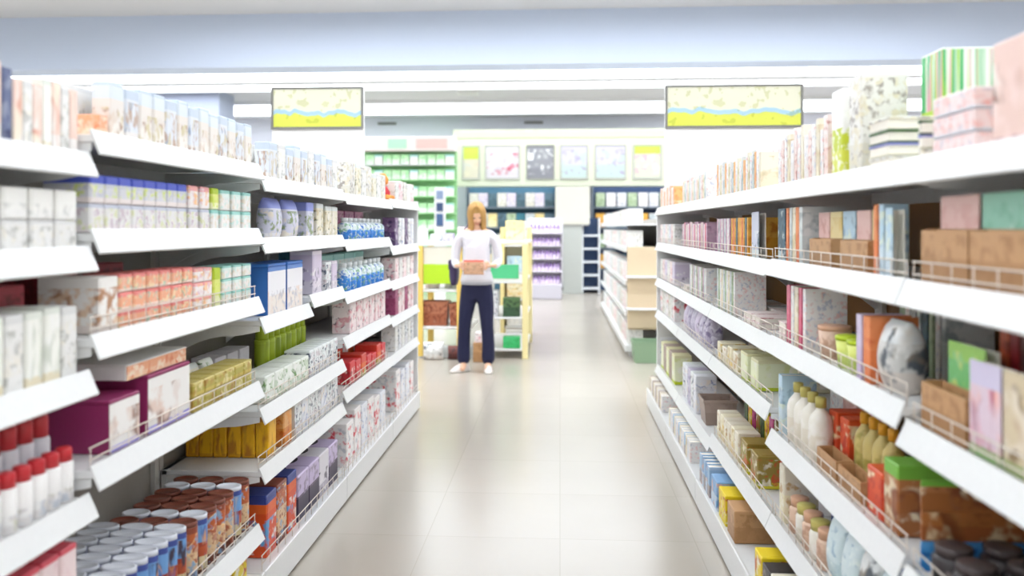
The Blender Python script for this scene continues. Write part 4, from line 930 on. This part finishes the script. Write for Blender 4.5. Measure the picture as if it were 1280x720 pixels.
# --- top: torso and sleeves to below the elbow
JS = [(0, .01, .84, .172, .140), (0, .01, 1.0, .148, .12), (0, -.005, 1.2, .148, .115), (0, .01, 1.32, .11, .08), (0, .01, 1.375, .062, .058)]
ES = [(0, 1), (1, 2), (2, 3), (3, 4)]
for s in (-1, 1):
    k = len(JS); JS += [(s*.125, .01, 1.325, .058), (s*.178, .01, 1.285, .055), (s*.205, .03, 1.16, .050), (s*.212, .022, 1.05, .046), (s*.190, -.06, 1.035, .041), (s*.176, -.105, 1.035, .040)]
    ES += [(3, k)]+[(k+q, k+q+1) for q in range(5)]
top = merge_remesh('top', [skin_mesh(JS, ES)], .008, SHIRT, P, 6)
def hem_ring(name, prof, m):
    N = 32; K = len(prof); vs = []
    for r_, z_ in prof:
        for q in range(N):
            a = 2*PI*q/N; f_ = 1+.02*math.sin(5*a); vs.append((r_*f_*math.cos(a), .01+r_*.82*f_*math.sin(a), z_))
    fs = [(i*N+q, i*N+(q+1) % N, ((i+1) % K)*N+(q+1) % N, ((i+1) % K)*N+q) for i in range(K) for q in range(N)]
    MB().add(vs, fs, 0, True).obj(name, m, P)
hem_ring('top_hem', ((.128, .99), (.142, .955), (.156, .91), (.160, .874), (.153, .872), (.132, .96), (.122, .985)), SHIRT)
hem_ring('undershirt_hem', ((.148, .885), (.154, .872), (.155, .845), (.148, .843), (.142, .88)), mat('grey_knit', 'b0b0b8', .8))
# --- trousers
JT = [(0, .01, .80, .145, .118), (0, .01, .96, .150, .112)]; ET = [(0, 1)]
for s, kx, ax, ay in ((-1, -.115, -.125, -.02), (1, .10, .115, -.03)):
    k = len(JT); JT += [(s*.08, .01, .74, .098), (s*.095, .0, .62, .088), (kx, -.012, .48, .068), (ax, .0, .28, .068), (ax, .0+ay, .055, .074)]
    ET += [(0, k)]+[(k+q, k+q+1) for q in range(4)]
merge_remesh('trousers', [skin_mesh(JT, ET)], .008, PANT, P, 5)
# --- shoes
SHO = mat('pale_shoe', 'efe4e0', .5); SOLE = mat('shoe_sole', 'f4f0ea', .6)
for s, ax, ay, rz in ((-1, -.125, -.02, -.75), (1, .115, -.03, .12)):
    o = MB(); prof = []
    vs = []; n = 16
    for z, sc in ((.004, .96), (.022, 1.0)):
        for q in range(n):
            a = 2*PI*q/n; y = -.045+.125*math.sin(a); x = .042*math.cos(a)*(1 if y < -.02 else .85); vs.append((x*sc, y*sc, z))
    sole = MB().add(vs, [tuple(range(n-1, -1, -1)), tuple(range(n, 2*n))]+[(q, (q+1) % n, n+(q+1) % n, n+q) for q in range(n)])
    vs = []
    for z, sc, dy in ((.022, .97, 0), (.045, .9, .002), (.062, .68, .014), (.082, .46, .034)):
        for q in range(n):
            a = 2*PI*q/n; y = (-.045+.122*math.sin(a))*sc+dy; x = .040*math.cos(a)*sc; vs.append((x, y, z-(.01 if y < -.1 else 0)*(sc < .95)))
    up = MB().add(vs, [tuple(range(3*n, 4*n))]+[(i*n+q, i*n+(q+1) % n, (i+1)*n+(q+1) % n, (i+1)*n+q) for i in range(3) for q in range(n)], 0, True)
    sh = up.obj('shoe', SHO, P, (ax, ay, 0), rz); sole.obj('sole', SOLE, sh)
    MB().tube([(-.02, -.09, .058), (.02, -.08, .062), (-.02, -.07, .066), (.02, -.06, .07)], .003, 5).obj('lace', mat('dark_lace', '705060', .7), sh)
# --- hair: a cap over the skull with locks falling forward past the cheeks
def lock(mb, pts, rs, n=6):
    pts = [Vector(p) for p in pts]; vs = []; fs = []; cc = []
    for q in range(3*(len(pts)-1)+1):                     # smooth the path with a simple quadratic blend
        t = q/3; i = min(int(t), len(pts)-2); f = t-i
        p0, p1, p2, p3 = pts[max(i-1, 0)], pts[i], pts[i+1], pts[min(i+2, len(pts)-1)]
        cc.append((.5*((2*p1)+(p2-p0)*f+(2*p0-5*p1+4*p2-p3)*f*f+(3*p1-p0-3*p2+p3)*f**3), rs[i]*(1-f)+rs[i+1]*f))
    for i, (p, r) in enumerate(cc):
        d = (cc[min(i+1, len(cc)-1)][0]-cc[max(i-1, 0)][0]).normalized(); a = d.orthogonal().normalized() if i == 0 else (a-d*a.dot(d)).normalized(); b = d.cross(a)
        for k in range(n): t = 2*PI*k/n; vs.append(p+(a*math.cos(t)+b*math.sin(t))*r)
    for i in range(len(cc)-1):
        for k in range(n): fs.append((i*n+k, i*n+(k+1) % n, (i+1)*n+(k+1) % n, (i+1)*n+k))
    fs.append(tuple(range(n-1, -1, -1))); fs.append(tuple((len(cc)-1)*n+k for k in range(n)))
    mb.add(vs, fs, 0, True)
def hair_mesh():
    bm = bmesh.new(); bmesh.ops.create_uvsphere(bm, u_segments=36, v_segments=26, radius=1)
    for v in bm.verts:
        x, y, z = v.co; v.co = (x*.079, y*.097+.008, z*.114+.010)
    bmesh.ops.delete(bm, geom=[v for v in bm.verts if v.co.y < -.040 and v.co.z < .055], context='VERTS')
    bmesh.ops.delete(bm, geom=[v for v in bm.verts if v.co.z < -.06], context='VERTS')
    r = bmesh.ops.extrude_face_region(bm, geom=bm.faces[:])
    for e in r['geom']:
        if isinstance(e, bmesh.types.BMVert): e.co *= .86
    bmesh.ops.recalc_face_normals(bm, faces=bm.faces)
    me = bpy.data.meshes.new('hc'); bm.to_mesh(me); bm.free(); me.transform(HM)
    lk = MB(); rr = random.Random(3); n = 84
    for k in range(n):
        a = -PI*.33+(PI*1.66)*k/(n-1)                      # round the head, parted over the face
        ca, sa = math.cos(a), math.sin(a); out = rr.uniform(.98, 1.06); front = max(0, -sa)
        p0 = HM @ Vector((ca*.012, -.02+sa*.03, .122)); p1 = HM @ Vector((ca*.062*out, sa*.078*out+.008, .085)); p2 = HM @ Vector((ca*.081*out, sa*.094*out+.010, .01))
        p3 = HM @ Vector((ca*.080*out, sa*.090*out+.010, -.07)); drop = 1.365+rr.uniform(-.03, .02)
        p4 = Vector((p3.x*rr.uniform(.88, 1.05), p3.y*.9+rr.uniform(-.008, .008)+.012, drop))
        if p3.z < drop+.02: p4.z = p3.z-.03
        lock(lk, [p0, p1, p2, p3, p4], [.006, .0085, .009, .0085, .004])
    return [me, lk.mesh('hl')]
hr = merge_remesh('hair', hair_mesh(), .004, HAIR, P, 1)
for s in (-1, 1):
    e = HM @ Vector((s*.027, -.0805, .010)); MB().lathe([(.001, -.006), (.008, -.004), (.010, 0), (.008, .004), (.001, .006)], 10).obj('eye', mat('eye_dark', '30241c', .3), P, e)
e = HM @ Vector((0, -.088, -.054)); MB().lathe([(.001, -.004), (.018, -.002), (.02, 0), (.018, .002), (.001, .004)], 12, sy=.35).obj('lips', mat('lips_rose', 'c87068', .4), P, e)
# packet in her hands and the bag at her side
o = item('carton', .19, .04, .135, 'tanred'); o.location = (-.81, 7.75-.268, .955); o.rotation_euler = (math.radians(0), math.radians(-8), -PI/2)
tag(o, 'tan packet with a red top edge held by the woman', 'packet')
t = empty('shoulder_bag', (-.81-.235, 7.88, .83)); tag(t, 'dark purple shoulder bag hanging at the woman\'s side', 'bag')
BG = mat('dark_purple_leather', '3a2c54', .5)
s = pouchmesh(.24, .09, .26); s.obj('body', BG, t); MB().box(-.048, .0, -.10, .10, .15, .25, b=.01).obj('flap', BG, t)
MB().tube([(0, -.08, .25), (.03, -.09, .36), (.08, -.10, .50), (.135, -.075, .585), (.15, .01, .61), (.12, .09, .54), (.05, .11, .38), (0, .08, .25)], .008, 6).obj('strap', BG, t)
